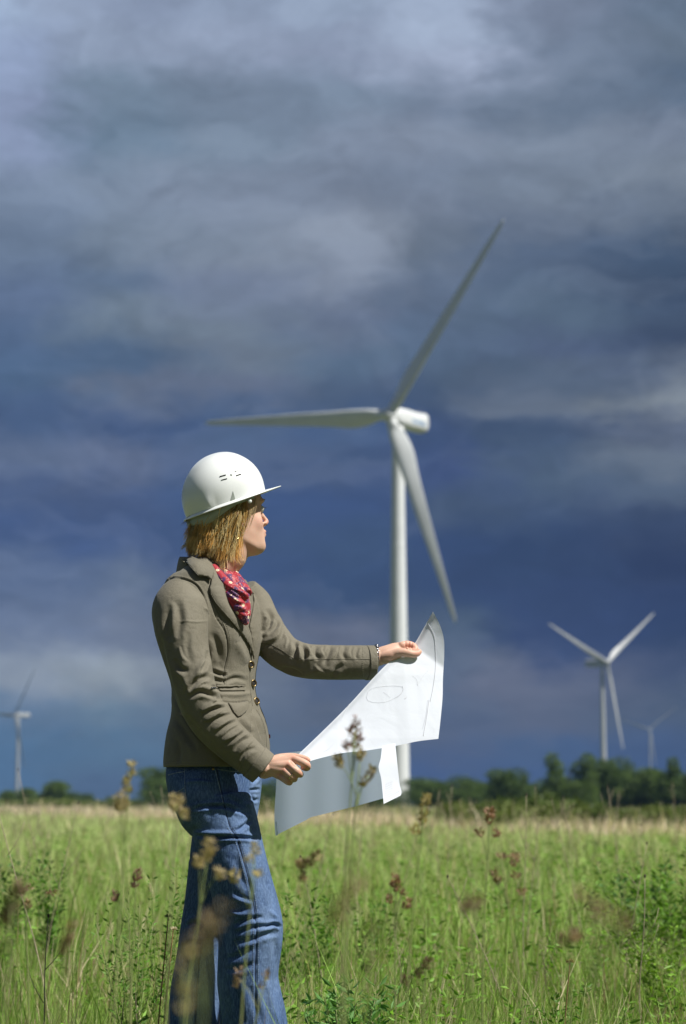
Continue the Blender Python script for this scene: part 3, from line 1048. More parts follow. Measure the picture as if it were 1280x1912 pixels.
stalk([(1108, 1692, 60, 34, -62), (1145, 1712, 60, 34, -58), (1172, 1722, 34, 28, -70)], -4.3, 1150, 'large blurred red brown seed head lying sideways at right', (.28, .19, .12), wst=.0012, seed=15)
stalk([(655, 1680, 70, 34, 40), (632, 1706, 50, 32, 30)], -4.15, 660, 'large blurred red brown seed head right of the near knee', (.31, .22, .13), wst=.0012, seed=16)
stalk([(739, 1650, 30, 17, -10), (750, 1668, 12, 12, 50), (727, 1680, 14, 14, 20), (757, 1690, 20, 12, 35)], -1.8, 760, 'reddish seed head in the middle of the meadow right of centre', (.36, .22, .15), seed=17)
stalk([(24, 1676, 56, 20, 20), (12, 1712, 40, 18, 14)], -3.6, 20, 'dark blurred seed head at the far left edge', (.22, .16, .10), seed=18)
stalk([(254, 1642, 36, 13, 14), (214, 1676, 20, 9, 0)], -1.7, 262, 'slim dark red seed head left of the woman', PU, seed=19)
stalk([(128, 1745, 50, 14, 22), (118, 1772, 30, 14, 10)], -3.2, 105, 'slim blurred brown seed head in the left meadow', BR, seed=20)
stalk([(582, 1606, 34, 14, 50), (560, 1616, 22, 16, 20), (565, 1640, 18, 14, 0)], -2.3, 575, "brown seed head low right of the woman's thigh", BR, seed=21)
stalk([(700, 1785, 60, 26, 30), (690, 1740, 40, 22, 20)], -4.0, 705, 'dark olive blurred seed head above the leafy weed', (.20, .17, .07), wst=.0012, seed=22)
stalk([(1068, 1748, 26, 22, 60), (1052, 1758, 20, 16, 20)], -3.2, 1080, 'small blurred tan seed head below the sideways one', BR, seed=23)
stalk([(795, 1800, 22, 14, 30), (780, 1818, 18, 12, 20), (757, 1832, 20, 14, 10)], -2.0, 770, 'dark small seed clumps low in the right of centre grass', (.20, .13, .09), seed=24)
stalk([(885, 1690, 30, 26, 10), (868, 1700, 18, 16, 0)], -3.6, 880, 'faint blurred brown seed head right of centre', (.34, .25, .17), seed=25)
stalk([(45, 1662, 24, 9, 60), (92, 1668, 22, 9, 75), (52, 1690, 16, 10, 0)], -1.5, 55, 'reddish drooping seed head near the left edge', BR, seed=26)

# dry stems of last year, thin and tall, scattered through the meadow
rs = random.Random(44)
M_KNOB = simple_mat('dark_dry_knob', (0.07, 0.05, 0.04), rough=0.9)
DRY = [(110, 1600, 7.5, .84, -14), (80, 1600, 6.2, .55, 2), (320, 1500, 10, .93, 12), (345, 1540, 12, .95, -8), (618, 1608, 8.4, .66, -10), (960, 1680, 8, .6, -22), (975, 1560, 11, .8, 6), (1190, 1640, 7.4, .62, 2), (730, 1560, 12, .85, 12), (775, 1520, 15, .95, 10), (1092, 1500, 22, 1.0, 16), (1146, 1500, 24, 1.0, 3), (1000, 1540, 18, 1.0, 0), (1080, 1600, 14, .9, -6), (1150, 1610, 9, .7, 10), (640, 1560, 20, .9, 3), (1265, 1510, 26, 1.1, -3)]
for i in range(46):
    d = rs.uniform(9, 42)
    DRY.append((rs.uniform(-20, 1300), 0, d, rs.uniform(.62, 1.05), rs.uniform(-14, 14)))
for i, (px, _, d, h, tilt) in enumerate(DRY):
    p = W(px, 1500, d - CAMD)
    root = empty('dry_stem', (p.x, p.y, 0))
    near = i < 17
    tag(root, 'thin dry tan weed stem standing above the meadow grass', 'dry stem', 'dry weed stems in the meadow')
    w_ = .0016 * max(1, d / 12)
    g = Geo(); dx = math.tan(R(tilt)) * h
    pts = [(0, 0, 0, w_ * 1.5), (dx * .3 + rs.uniform(-.01, .01), .01, h * .4, w_ * 1.2), (dx * .7, 0, h * .75, w_), (dx, 0.01, h, w_ * .6)]
    g.add(*tube(pts, nr=5, n=10))
    for k in range(rs.randint(1, 4)):
        z0 = rs.uniform(.5, .9); a = rs.choice((-1, 1)) * rs.uniform(.03, .08)
        g.add(*tube([(dx * z0, 0, h * z0, w_ * .8), (dx * z0 + a * .6, rs.uniform(-.03, .03), h * z0 + .05, w_ * .6), (dx * z0 + a, 0, h * z0 + rs.uniform(.09, .14), w_ * .4)], nr=4, n=5))
    g.obj('stem', M_STEMT, root)
    g = Geo(); g.add(*ellipsoid((dx, .01, h), (w_ * 2.2, w_ * 2.2, w_ * 4), None, 8, 6)); g.obj('seed_knob', M_KNOB, root)


# leafy weeds
def weed(px, topy, y, label, base=(0.10, 0.215, 0.03), nst=7, spread=.10, leaf=.035, dens=34, seed=0, lw=.36):
    r = np.random.default_rng(seed + 400)
    p = W(px, topy, y); h = p.z
    root = empty('leafy_weed', (p.x, p.y, 0))
    tag(root, label, 'weed', 'leafy weeds in the meadow')
    g = Geo(); Cn, Dn, Ln = [], [], []
    for s in range(nst):
        a = r.uniform(0, 6.28); sp = spread * r.uniform(.1, 1); hh = h * r.uniform(.72, 1.0)
        pts = np.array([(math.cos(a) * sp * t ** 1.2, math.sin(a) * sp * t ** 1.2, hh * t) for t in np.linspace(0, 1, 12)])
        g.add(*tube([(q[0], q[1], q[2], .0018 * (1.2 - .8 * i / 11)) for i, q in enumerate(pts)], nr=5, n=12))
        n = dens
        t = r.uniform(.15, 1.0, n) ** .8
        q = np.stack([np.interp(t, np.linspace(0, 1, 12), pts[:, j]) for j in range(3)], 1)
        an = r.uniform(0, 6.28, n)
        d = np.stack([np.cos(an), np.sin(an), r.uniform(.1, 1.1, n)], 1); d /= np.linalg.norm(d, axis=1)[:, None]
        Cn.append(q + d * .006); Dn.append(d); Ln.append(leaf * r.uniform(.6, 1.2, n) * (1.15 - .5 * t))
    C_ = np.concatenate(Cn); D_ = np.concatenate(Dn); L_ = np.concatenate(Ln)
    cc = np.array(base) * r.uniform(.7, 1.45, (len(C_), 1))
    V, T, K = leaf_cloud('w', C_, D_, L_, L_ * lw, cc, None)
    link(bpy.data.objects.new('leaves', tri_mesh('leaves', V, T, K, GRASS_MAT)), root)
    g.obj('stem', M_STEMG, root)


weed(250, 1668, .9, 'large bushy dark green weed left of the woman at knee height', spread=.2, nst=13, seed=1, leaf=.030)
if 0: weed(190, 1690, 1.3, 'bushy green weed left of the largest dark weed', spread=.18, nst=8, seed=2, leaf=.030)
weed(300, 1612, 1.6, "upright leafy weed just behind the woman's legs", spread=.12, nst=10, seed=3, leaf=.032)
weed(100, 1586, 4.5, 'upright leafy weed in the left middle distance', spread=.2, nst=12, seed=4, leaf=.05)
weed(680, 1815, .15, 'sharp leafy weed with long leaves at the bottom right of the jeans', spread=.16, nst=13, seed=5, leaf=.062, lw=.28, base=(.12, .26, .06))
weed(640, 1835, .0, 'low sharp leafy weed touching the bottom edge right of the jeans', spread=.12, nst=9, seed=6, leaf=.055, lw=.28, base=(.12, .26, .07))
weed(1260, 1580, 5.0, 'bright green bushy weed at the right edge', spread=.5, nst=26, seed=7, leaf=.055, base=(.13, .26, .03))
weed(1180, 1600, 5.5, 'dark green bushy weed left of the bright weed at the right edge', spread=.4, nst=12, seed=8, leaf=.055, base=(.07, .17, .04))
weed(1240, 1690, 2.6, 'yellow green bushy weed low at the right edge', spread=.35, nst=16, seed=9, leaf=.040, base=(.16, .28, .03))
weed(600, 1640, 3.0, "leafy weed just right of the woman's near knee", spread=.16, nst=9, seed=10, leaf=.04)
weed(540, 1660, 2.4, 'leafy weed touching the near knee', spread=.16, nst=10, seed=11, leaf=.04)
weed(690, 1660, 3.5, 'leafy weed in the middle of the meadow', spread=.12, nst=7, seed=12, leaf=.04)
if 0: weed(1010, 1640, 4.0, 'thin dark leafy weed right of the loose reddish seed head', spread=.12, nst=6, seed=13, leaf=.045, base=(.06, .13, .03))
weed(1060, 1835, .4, 'low leafy weed beside the red brown stem', spread=.2, nst=12, seed=14, leaf=.03)
weed(30, 1590, 5.5, 'dark leafy weed at the left edge in the middle distance', spread=.2, nst=8, seed=15, leaf=.055, base=(.07, .15, .03))
if 0: weed(830, 1590, 7.0, 'dark leafy weed far right of centre', spread=.25, nst=8, seed=16, leaf=.07, base=(.08, .17, .04))


def spent_head(px, topy, y, foot, label, headcol, seed):
    top = W(px, topy, y); b = W(foot, 1500, y); b.z = 0
    root = empty('spent_flower', tuple(b))
    tag(root, label, 'spent flower')
    q = top - b
    g = Geo(); g.add(*tube([(0, 0, 0, .0022), (q.x * .3, 0, q.z * .4, .002), (q.x * .75, 0, q.z * .8, .0018), (q.x, 0, q.z, .0016)], nr=7, n=16)); g.obj('stem', M_STEMR, root)
    r = np.random.default_rng(seed); n = 60
    d = r.normal(0, 1, (n, 3)); d[:, 2] = np.abs(d[:, 2]) * .5; d /= np.linalg.norm(d, axis=1)[:, None]
    V, T, K = leaf_cloud('h', np.tile(np.array(q), (n, 1)) + d * .002, d, np.full(n, .011), np.full(n, .003), np.array(headcol) * r.uniform(.5, 1.4, (n, 1)), None)
    link(bpy.data.objects.new('flower_head', tri_mesh('flower_head', V, T, K, M_SEED)), root)


spent_head(1064, 1797, .25, 1036, 'spent flower on a red brown stem at the lower right', (.28, .20, .06), 1)
spent_head(323, 1736, .35, 300, "pale spent flower on a thin stem left of the woman's trouser leg", (.60, .52, .38), 2)
spent_head(314, 1712, .3, 290, 'greenish flower bud just above the pale spent flower', (.22, .26, .10), 3)
# ------------------------------------------------------------------ the woman
def cloth_mat():
    m, N = new_mat('olive_cotton_twill')
    tc = N.n('ShaderNodeTexCoord')
    o = tc.outputs['Object']
    n1 = N.noise(o, 9, 4, 0.6); n2 = N.noise(o, 700, 2, 0.5)
    c = N.mix(N.ss(n1.outputs[0], 0.3, 0.7), (0.150, 0.136, 0.100, 1), (0.180, 0.165, 0.124, 1))
    c = N.mix(N.math('MULTIPLY', N.ss(n2.outputs[0], 0.4, 0.6), 0.22), c, (0.10, 0.09, 0.065, 1))
    b = N.n('ShaderNodeBsdfPrincipled', i_Base_Color=c, i_Roughness=0.72)
    b.inputs['Specular IOR Level'].default_value = 0.25
    b.inputs['Sheen Weight'].default_value = 0.12
    wv = N.n('ShaderNodeTexWave', i_Vector=o, i_Scale=260.0, i_Distortion=1.0)
    wv.bands_direction = 'DIAGONAL'
    cr_ = N.noise(o, 38, 5, 0.6, 0.4)
    h = N.math('MULTIPLY_ADD', wv.outputs[1], 0.05, cr_.outputs[0])
    bp = N.n('ShaderNodeBump', i_Height=h, i_Strength=0.45, i_Distance=0.008)
    N.t.links.new(bp.outputs[0], b.inputs['Normal'])
    finish(N, b)
    return m


def denim_mat():
    m, N = new_mat('blue_denim')
    tc = N.n('ShaderNodeTexCoord')
    o = tc.outputs['Object']
    at = N.n('ShaderNodeAttribute', attribute_name='wear_and_light')
    n1 = N.noise(N.vmul(o, (1, 1, 0.35)), 30, 5, 0.65)
    n2 = N.noise(N.vmul(o, (1, 1, 0.16)), 420, 3, 0.7)
    c = N.mix(N.ss(n1.outputs[0], 0.3, 0.72), (0.022, 0.048, 0.120, 1), (0.046, 0.094, 0.215, 1))
    c = N.mix(N.math('MULTIPLY', N.ss(n2.outputs[0], 0.42, 0.66), 0.55), c, (0.16, 0.25, 0.42, 1))
    c = N.mix(N.math('MULTIPLY', at.outputs['Fac'], 0.85), c, (0.22, 0.32, 0.50, 1))  # pale denim for wear and for painted sunlit areas
    b = N.n('ShaderNodeBsdfPrincipled', i_Base_Color=c, i_Roughness=0.8)
    b.inputs['Specular IOR Level'].default_value = 0.2
    cr_ = N.noise(o, 55, 5, 0.6, 0.4)
    h = N.math('MULTIPLY_ADD', n2.outputs[0], 0.10, cr_.outputs[0])
    bp = N.n('ShaderNodeBump', i_Height=h, i_Strength=0.5, i_Distance=0.006)
    N.t.links.new(bp.outputs[0], b.inputs['Normal'])
    finish(N, b)
    return m


def skin_mat():
    m, N = new_mat('skin')
    tc = N.n('ShaderNodeTexCoord')
    at = N.n('ShaderNodeAttribute', attribute_name='tint')
    n1 = N.noise(tc.outputs['Object'], 60, 4, 0.6)
    c = N.mix(N.math('MULTIPLY', N.ss(n1.outputs[0], 0.4, 0.7), 0.15), at.outputs['Color'], (0.60, 0.26, 0.18, 1))
    b = N.n('ShaderNodeBsdfPrincipled', i_Base_Color=c, i_Roughness=0.5)
    b.inputs['Specular IOR Level'].default_value = 0.35
    b.inputs['Subsurface Weight'].default_value = 0.12
    b.inputs['Subsurface Radius'].default_value = (0.008, 0.003, 0.0015)
    b.inputs['Subsurface Scale'].default_value = 1.0
    bn = N.noise(tc.outputs['Object'], 500, 3, 0.6)
    bp = N.n('ShaderNodeBump', i_Height=bn.outputs[0], i_Strength=0.12, i_Distance=0.001)
    N.t.links.new(bp.outputs[0], b.inputs['Normal'])
    finish(N, b)
    return m


def scarf_mat():
    m, N = new_mat('red_floral_scarf')
    tc = N.n('ShaderNodeTexCoord')
    o = tc.outputs['Object']
    n1 = N.noise(o, 38, 3, 0.5)
    c = N.mix(N.ss(n1.outputs[0], 0.52, 0.56), (0.33, 0.008, 0.022, 1), (0.07, 0.010, 0.085, 1))
    v1 = N.n('ShaderNodeTexVoronoi', i_Vector=o, i_Scale=62.0)
    fl = N.math('LESS_THAN', v1.outputs['Distance'], 0.30)
    rnd = N.n('ShaderNodeSeparateColor', i_0=v1.outputs['Color'])
    fl = N.math('MULTIPLY', fl, N.math('GREATER_THAN', rnd.outputs[0], 0.45))
    core = N.math('LESS_THAN', v1.outputs['Distance'], 0.09)
    c = N.mix(fl, c, (0.72, 0.60, 0.40, 1))
    c = N.mix(N.math('MULTIPLY', core, fl), c, (0.22, 0.08, 0.05, 1))
    v2 = N.n('ShaderNodeTexVoronoi', i_Vector=o, i_Scale=190.0)
    c = N.mix(N.math('MULTIPLY', N.math('LESS_THAN', v2.outputs['Distance'], 0.25), N.math('GREATER_THAN', n1.outputs[0], 0.42)), c, (0.65, 0.28, 0.28, 1))
    b = N.n('ShaderNodeBsdfPrincipled', i_Base_Color=c, i_Roughness=0.55)
    b.inputs['Sheen Weight'].default_value = 0.2
    finish(N, b)
    return m


def paper_mat(name='white_paper', base=(0.87, 0.91, 1.0)):
    m, N = new_mat(name)
    tc = N.n('ShaderNodeTexCoord')
    n1 = N.noise(tc.outputs['Object'], 5, 3, 0.5)
    c = N.mix(N.ss(n1.outputs[0], 0.3, 0.7), (*base, 1), tuple(v * 0.97 for v in base) + (1,))
    b = N.n('ShaderNodeBsdfPrincipled', i_Base_Color=c, i_Roughness=0.65)
    b.inputs['Specular IOR Level'].default_value = 0.3
    wr = N.noise(tc.outputs['Object'], 11, 3, 0.5, 0.5)
    bp = N.n('ShaderNodeBump', i_Height=wr.outputs[0], i_Strength=0.35, i_Distance=0.01)
    N.t.links.new(bp.outputs[0], b.inputs['Normal'])
    t = N.n('ShaderNodeBsdfTranslucent', i_Color=(0.70, 0.82, 1.0, 1))
    mx = N.n('ShaderNodeMixShader', i_0=0.36, i_1=b.outputs[0], i_2=t.outputs[0])
    finish(N, mx)
    return m


def hair_mat():
    m, N = new_mat('blonde_hair')
    at = N.n('ShaderNodeAttribute', attribute_name='tint')
    b = N.n('ShaderNodeBsdfPrincipled', i_Base_Color=at.outputs['Color'], i_Roughness=0.5)
    b.inputs['Specular IOR Level'].default_value = 0.3
    t = N.n('ShaderNodeBsdfTranslucent', i_Color=at.outputs['Color'])
    mx = N.n('ShaderNodeMixShader', i_0=0.42, i_1=b.outputs[0], i_2=t.outputs[0])
    finish(N, mx)
    return m


M_JACKET = cloth_mat()
M_DENIM = denim_mat()
M_SKIN = skin_mat()
M_SCARF = scarf_mat()
M_PAPER = paper_mat()
M_HAIR = hair_mat()
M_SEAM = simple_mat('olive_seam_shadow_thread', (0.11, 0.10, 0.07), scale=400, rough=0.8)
M_STITCH = simple_mat('olive_stitching', (0.30, 0.28, 0.22), scale=600, rough=0.8)
M_JSEAM = simple_mat('denim_dark_seam', (0.02, 0.035, 0.08), scale=300, rough=0.9)
M_JSTITCH = simple_mat('pale_denim_stitching', (0.34, 0.40, 0.48), (0.12, 0.18, 0.30), scale=350, rough=0.8, lo=0.45, hi=0.55)
M_BRASS = simple_mat('aged_brass', (0.26, 0.20, 0.10), (0.14, 0.10, 0.05), scale=80, rough=0.33, metal=0.9)
M_SILVER = simple_mat('worn_silver', (0.36, 0.37, 0.39), (0.12, 0.12, 0.13), scale=150, rough=0.28, metal=0.95)
M_GOLD = simple_mat('gold', (0.80, 0.60, 0.28), rough=0.25, metal=1.0)
M_DARK = simple_mat('dark_hole', (0.015, 0.013, 0.012), rough=0.8)
M_HAT = simple_mat('white_hard_plastic', (0.80, 0.83, 0.82), (0.76, 0.79, 0.78), scale=3, rough=0.26, spec=0.5, coat=0.3)
M_HATBAND = simple_mat('grey_green_plastic_strap', (0.34, 0.38, 0.34), rough=0.5)
M_PENCIL = simple_mat('pencil_line', (0.60, 0.61, 0.66), rough=0.9)
M_EYE = simple_mat('eye', (0.6, 0.6, 0.6), rough=0.15)
M_LASH = simple_mat('dark_lash', (0.03, 0.018, 0.012), rough=0.7)
M_BROW = simple_mat('eyebrow_hair', (0.16, 0.09, 0.045), rough=0.8)
M_SHOE = simple_mat('brown_leather', (0.07, 0.04, 0.025), rough=0.5, bump=0.2, bump_scale=60)

PPM = 700.0


def wtube(rows, **kw):
    """rows: px py y r(m) [r2]"""
    out = []
    for r_ in rows:
        p = W(r_[0], r_[1], r_[2])
        out.append((p.x, p.y, p.z, r_[3], r_[4] if len(r_) > 4 else r_[3]))
    return tube(out, **kw)


def displace_strokes(V, Nn, strokes, toward=(0, -1, 0), ymin=None, gain=1.0):
    """press folds into a skin. stroke: (poly_px, width_px, amp_mm, kind)"""
    P = proj(V)
    face = np.clip((Nn @ np.asarray(toward, float) + 0.15) / 0.4, 0, 1)
    D = np.zeros(len(V))
    for poly, w, amp, kind in strokes:
        poly = np.asarray(poly, float)
        lo = poly.min(0) - 4 * w; hi = poly.max(0) + 4 * w
        m = (P[:, 0] > lo[0]) & (P[:, 0] < hi[0]) & (P[:, 1] > lo[1]) & (P[:, 1] < hi[1])
        if not m.any(): continue
        if len(poly) > 2 : pl = cr(poly, len(poly) * 6)
        else: pl = poly
        d, s, t = seg_dist(P[m], pl)
        end = np.clip(np.sin(np.pi * np.clip(t, 0, 1)), 0, 1) ** 0.6
        if kind == 'valley': q = -np.exp(-(d / w) ** 2) + 0.45 * np.exp(-((d - 1.8 * w) / w) ** 2)
        elif kind == 'ridge': q = np.exp(-(d / w) ** 2)
        elif kind == 'step':       # sheet above (left of the line) laps over the other side
            sd_ = d * s
            q = 0.5 * (np.tanh(sd_ / (0.45 * w))) * np.exp(-(d / (3.0 * w)) ** 2)
        elif kind == 'fold':       # asymmetrical ridge with a crisp under edge
            sd_ = d * s
            q = np.where(sd_ > 0, np.exp(-(sd_ / (1.6 * w)) ** 2), np.exp(-(sd_ / (0.55 * w)) ** 2)) - 0.5 * np.exp(-((sd_ + 1.5 * w) / w) ** 2)
        else: q = -np.exp(-(d / w) ** 2)
        if kind == 'groove': end = 1.0
        D[m] += q * end * amp * 0.001 * gain
    return V + Nn * (D * face)[:, None]


def bvh_of(me):
    bm = bmesh.new(); bm.from_mesh(me)
    b = BVHTree.FromBMesh(bm); bm.free()
    return b


CAMP = Vector((0, -CAMD, CAMH))


def hit(bvh, px, py, back=False):
    p = W(px, py, -1.5)
    d = (W(px, py, 1.0) - p).normalized()
    h = bvh.ray_cast(p, d, 6)
    return h[0], h[1]


def surf_line(bvh, poly, r, off=0.0005, n=None, fallback=None, dash=None):
    """a thread laid on a surface along a photo-space line"""
    pl = cr(np.asarray(poly, float), n or max(8, len(poly) * 10)) if len(poly) > 2 else np.linspace(poly[0], poly[1], n or 24)
    pts = []
    for x, y in pl:
        h, nn = hit(bvh, x, y)
        if h is None: continue
        if pts and abs(pts[-1][1] - h.y) > 0.05: continue
        q = h + nn * off
        pts.append((q.x, q.y, q.z, r))
    g = Geo()
    if len(pts) < 2: return g
    if dash:
        A = np.array(pts)
        L = np.concatenate([[0], np.cumsum(np.linalg.norm(np.diff(A[:, :3], axis=0), axis=1))])
        k = int(L[-1] / dash)
        for i in range(k):
            s0, s1 = (i + 0.15) * dash, (i + 0.72) * dash
            q = [[np.interp(s, L, A[:, j]) for j in range(4)] for s in (s0, s1)]
            g.add(*tube(q, nr=5, n=2))
    else:
        g.add(*tube(pts, nr=6, n=len(pts)))
    return g


def poly_patch(bvh, poly, off, step=2.2, thick=0.0018, puff=0.0, edge_drop=0.0):
    """a cloth piece cut to a photo-space outline and laid over a surface, with real thickness"""
    poly = np.asarray(poly, float)
    # resample the outline
    pl = []
    for i in range(len(poly)):
        a = poly[i]; b = poly[(i + 1) % len(poly)]
        k = max(1, int(np.linalg.norm(b - a) / step))
        for j in range(k): pl.append(a + (b - a) * j / k)
    pl = np.array(pl)
    lo = poly.min(0); hi = poly.max(0)
    gx = np.arange(lo[0] + step / 2, hi[0], step); gy = np.arange(lo[1] + step / 2, hi[1], step)
    X, Y = np.meshgrid(gx, gy); Q = np.stack([X.ravel(), Y.ravel()], 1)
    # inside test
    ins = np.zeros(len(Q), bool)
    j = len(poly) - 1
    for i in range(len(poly)):
        xi, yi = poly[i]; xj, yj = poly[j]
        c = ((yi > Q[:, 1]) != (yj > Q[:, 1])) & (Q[:, 0] < (xj - xi) * (Q[:, 1] - yi) / (yj - yi + 1e-12) + xi)
        ins ^= c; j = i
    dist, _, _ = seg_dist(Q, np.vstack([poly, poly[:1]]))
    Q = Q[ins & (dist > step * 0.55)]
    from mathutils.geometry import delaunay_2d_cdt
    allp = [Vector(p) for p in pl] + [Vector(p) for p in Q]
    edges = [(i, (i + 1) % len(pl)) for i in range(len(pl))]
    res = delaunay_2d_cdt(allp, edges, [], 1, 1e-4)
    P2 = res[0]; F = res[2]
    pts = []
    for p in P2:
        h, nn = hit(bvh, p.x, p.y)
        if h is None:
            best = None
            # slide towards the middle until the surface is met, keep the depth
            c = poly.mean(0)
            for t in np.linspace(0.03, 0.9, 30):
                h2, n2 = hit(bvh, p.x + (c[0] - p.x) * t, p.y + (c[1] - p.y) * t)
                if h2 is not None:
                    best = h2; break
            y = best.y if best is not None else 0.0
            h = W(p.x, p.y, y); nn = Vector((0, -1, 0))
        pts.append([h, nn])
    dd, _, _ = seg_dist(np.array([(p.x, p.y) for p in P2]), np.vstack([poly, poly[:1]]))
    V = []
    for (h, nn), d in zip(pts, dd):
        nn = (nn + Vector((0, -0.6, 0))).normalized()
        o = off + puff * min(1.0, d / 8.0)
        V.append(h + nn * o)
    me = bpy.data.meshes.new('patch')
    me.from_pydata([tuple(v) for v in V], [], [tuple(f) for f in F])
    # smooth the depth a little so it reads as one stiff piece
    bm = bmesh.new(); bm.from_mesh(me)
    bmesh.ops.recalc_face_normals(bm, faces=bm.faces)
    av = Vector((0, 0, 0))
    for f in bm.faces: av += f.normal * f.calc_area()
    if av.y > 0:
        bmesh.ops.reverse_faces(bm, faces=bm.faces)
    for _ in range(4):
        nd = {}
        for v in bm.verts:
            nb = [e.other_vert(v).co.y for e in v.link_edges]
            if nb: nd[v] = 0.5 * v.co.y + 0.5 * sum(nb) / len(nb)
        for v, y in nd.items():
            p = proj(np.array([v.co[:]]))[0]
            v.co = W(p[0], p[1], y)
    bm.verts.ensure_lookup_table()
    nf = len(bm.verts)
    fr = [v.co.copy() for v in bm.verts]
    nv = []
    for v in bm.verts:
        n_ = Vector((0, 0, 0))
        for f in v.link_faces: n_ += f.normal
        n_ = (n_.normalized() + Vector((0, -1.0, 0))).normalized()
        nv.append(n_)
    tris = [[q.index for q in f.verts] for f in bm.faces]
    bnd = [(e.verts[0].index, e.verts[1].index) for e in bm.edges if len(e.link_faces) == 1]
    bm.free()
    bk = [c_ - n_ * thick for c_, n_ in zip(fr, nv)]
    Fs = tris + [[i + nf for i in reversed(t)] for t in tris] + [[i, j, j + nf, i + nf] for i, j in bnd]
    bpy.data.meshes.remove(me)
    me = bpy.data.meshes.new('patch')
    me.from_pydata([tuple(q) for q in fr + bk], [], Fs)
    bm = bmesh.new(); bm.from_mesh(me)
    bmesh.ops.recalc_face_normals(bm, faces=bm.faces)
    bm.to_mesh(me); bm.free()
    return me


WOMAN = empty('person', (-0.30, 0, 0))
tag(WOMAN, 'blonde woman in an olive jacket, jeans and red scarf standing in the meadow', 'person')
WOFF = Vector((-0.30, 0, 0))


def part(o):
    """parent a world-space mesh to the woman"""
    o.parent = WOMAN
    o.matrix_parent_inverse = Matrix.Translation(-WOFF)
    return o


# ---- torso frame: she faces right and a little towards the viewer
FACE = np.array([0.88, -0.47]); LEFT = np.array([0.47, 0.88])


def torso_ring(py, xl, xr, a, b, cy=0.0, e=2.3, n=64, bust=0.0):
    th = np.linspace(0, 2 * math.pi, n, endpoint=False)
    pts = []
    for q in th:
        u = a * math.copysign(abs(math.cos(q)) ** (2 / e), math.cos(q))     # along LEFT
        v = b * math.copysign(abs(math.sin(q)) ** (2 / e), math.sin(q))     # along FACE
        if bust and v > 0:
            v += bust * (math.exp(-((u - 0.075) / 0.05) ** 2) + math.exp(-((u + 0.075) / 0.05) ** 2)) * (v / b)
        pts.append(u * LEFT + v * FACE)
    pts = np.array(pts)
    x0, x1 = pts[:, 0].min(), pts[:, 0].max()
    # fit to the silhouette seen in the photograph
    w0 = W(xl, py, cy).x; w1 = W(xr, py, cy).x
    X = w0 + (pts[:, 0] - x0) / (x1 - x0) * (w1 - w0)
    z = W(xl, py, cy).z
    return np.stack([X, cy + pts[:, 1], np.full(n, z)], 1)


def loft_rows(rows, n=40):
    """rows: py xl xr a b cy bust"""
    S = cr(rows, n)
    return [torso_ring(*r_[:6], bust=r_[6]) for r_ in S]


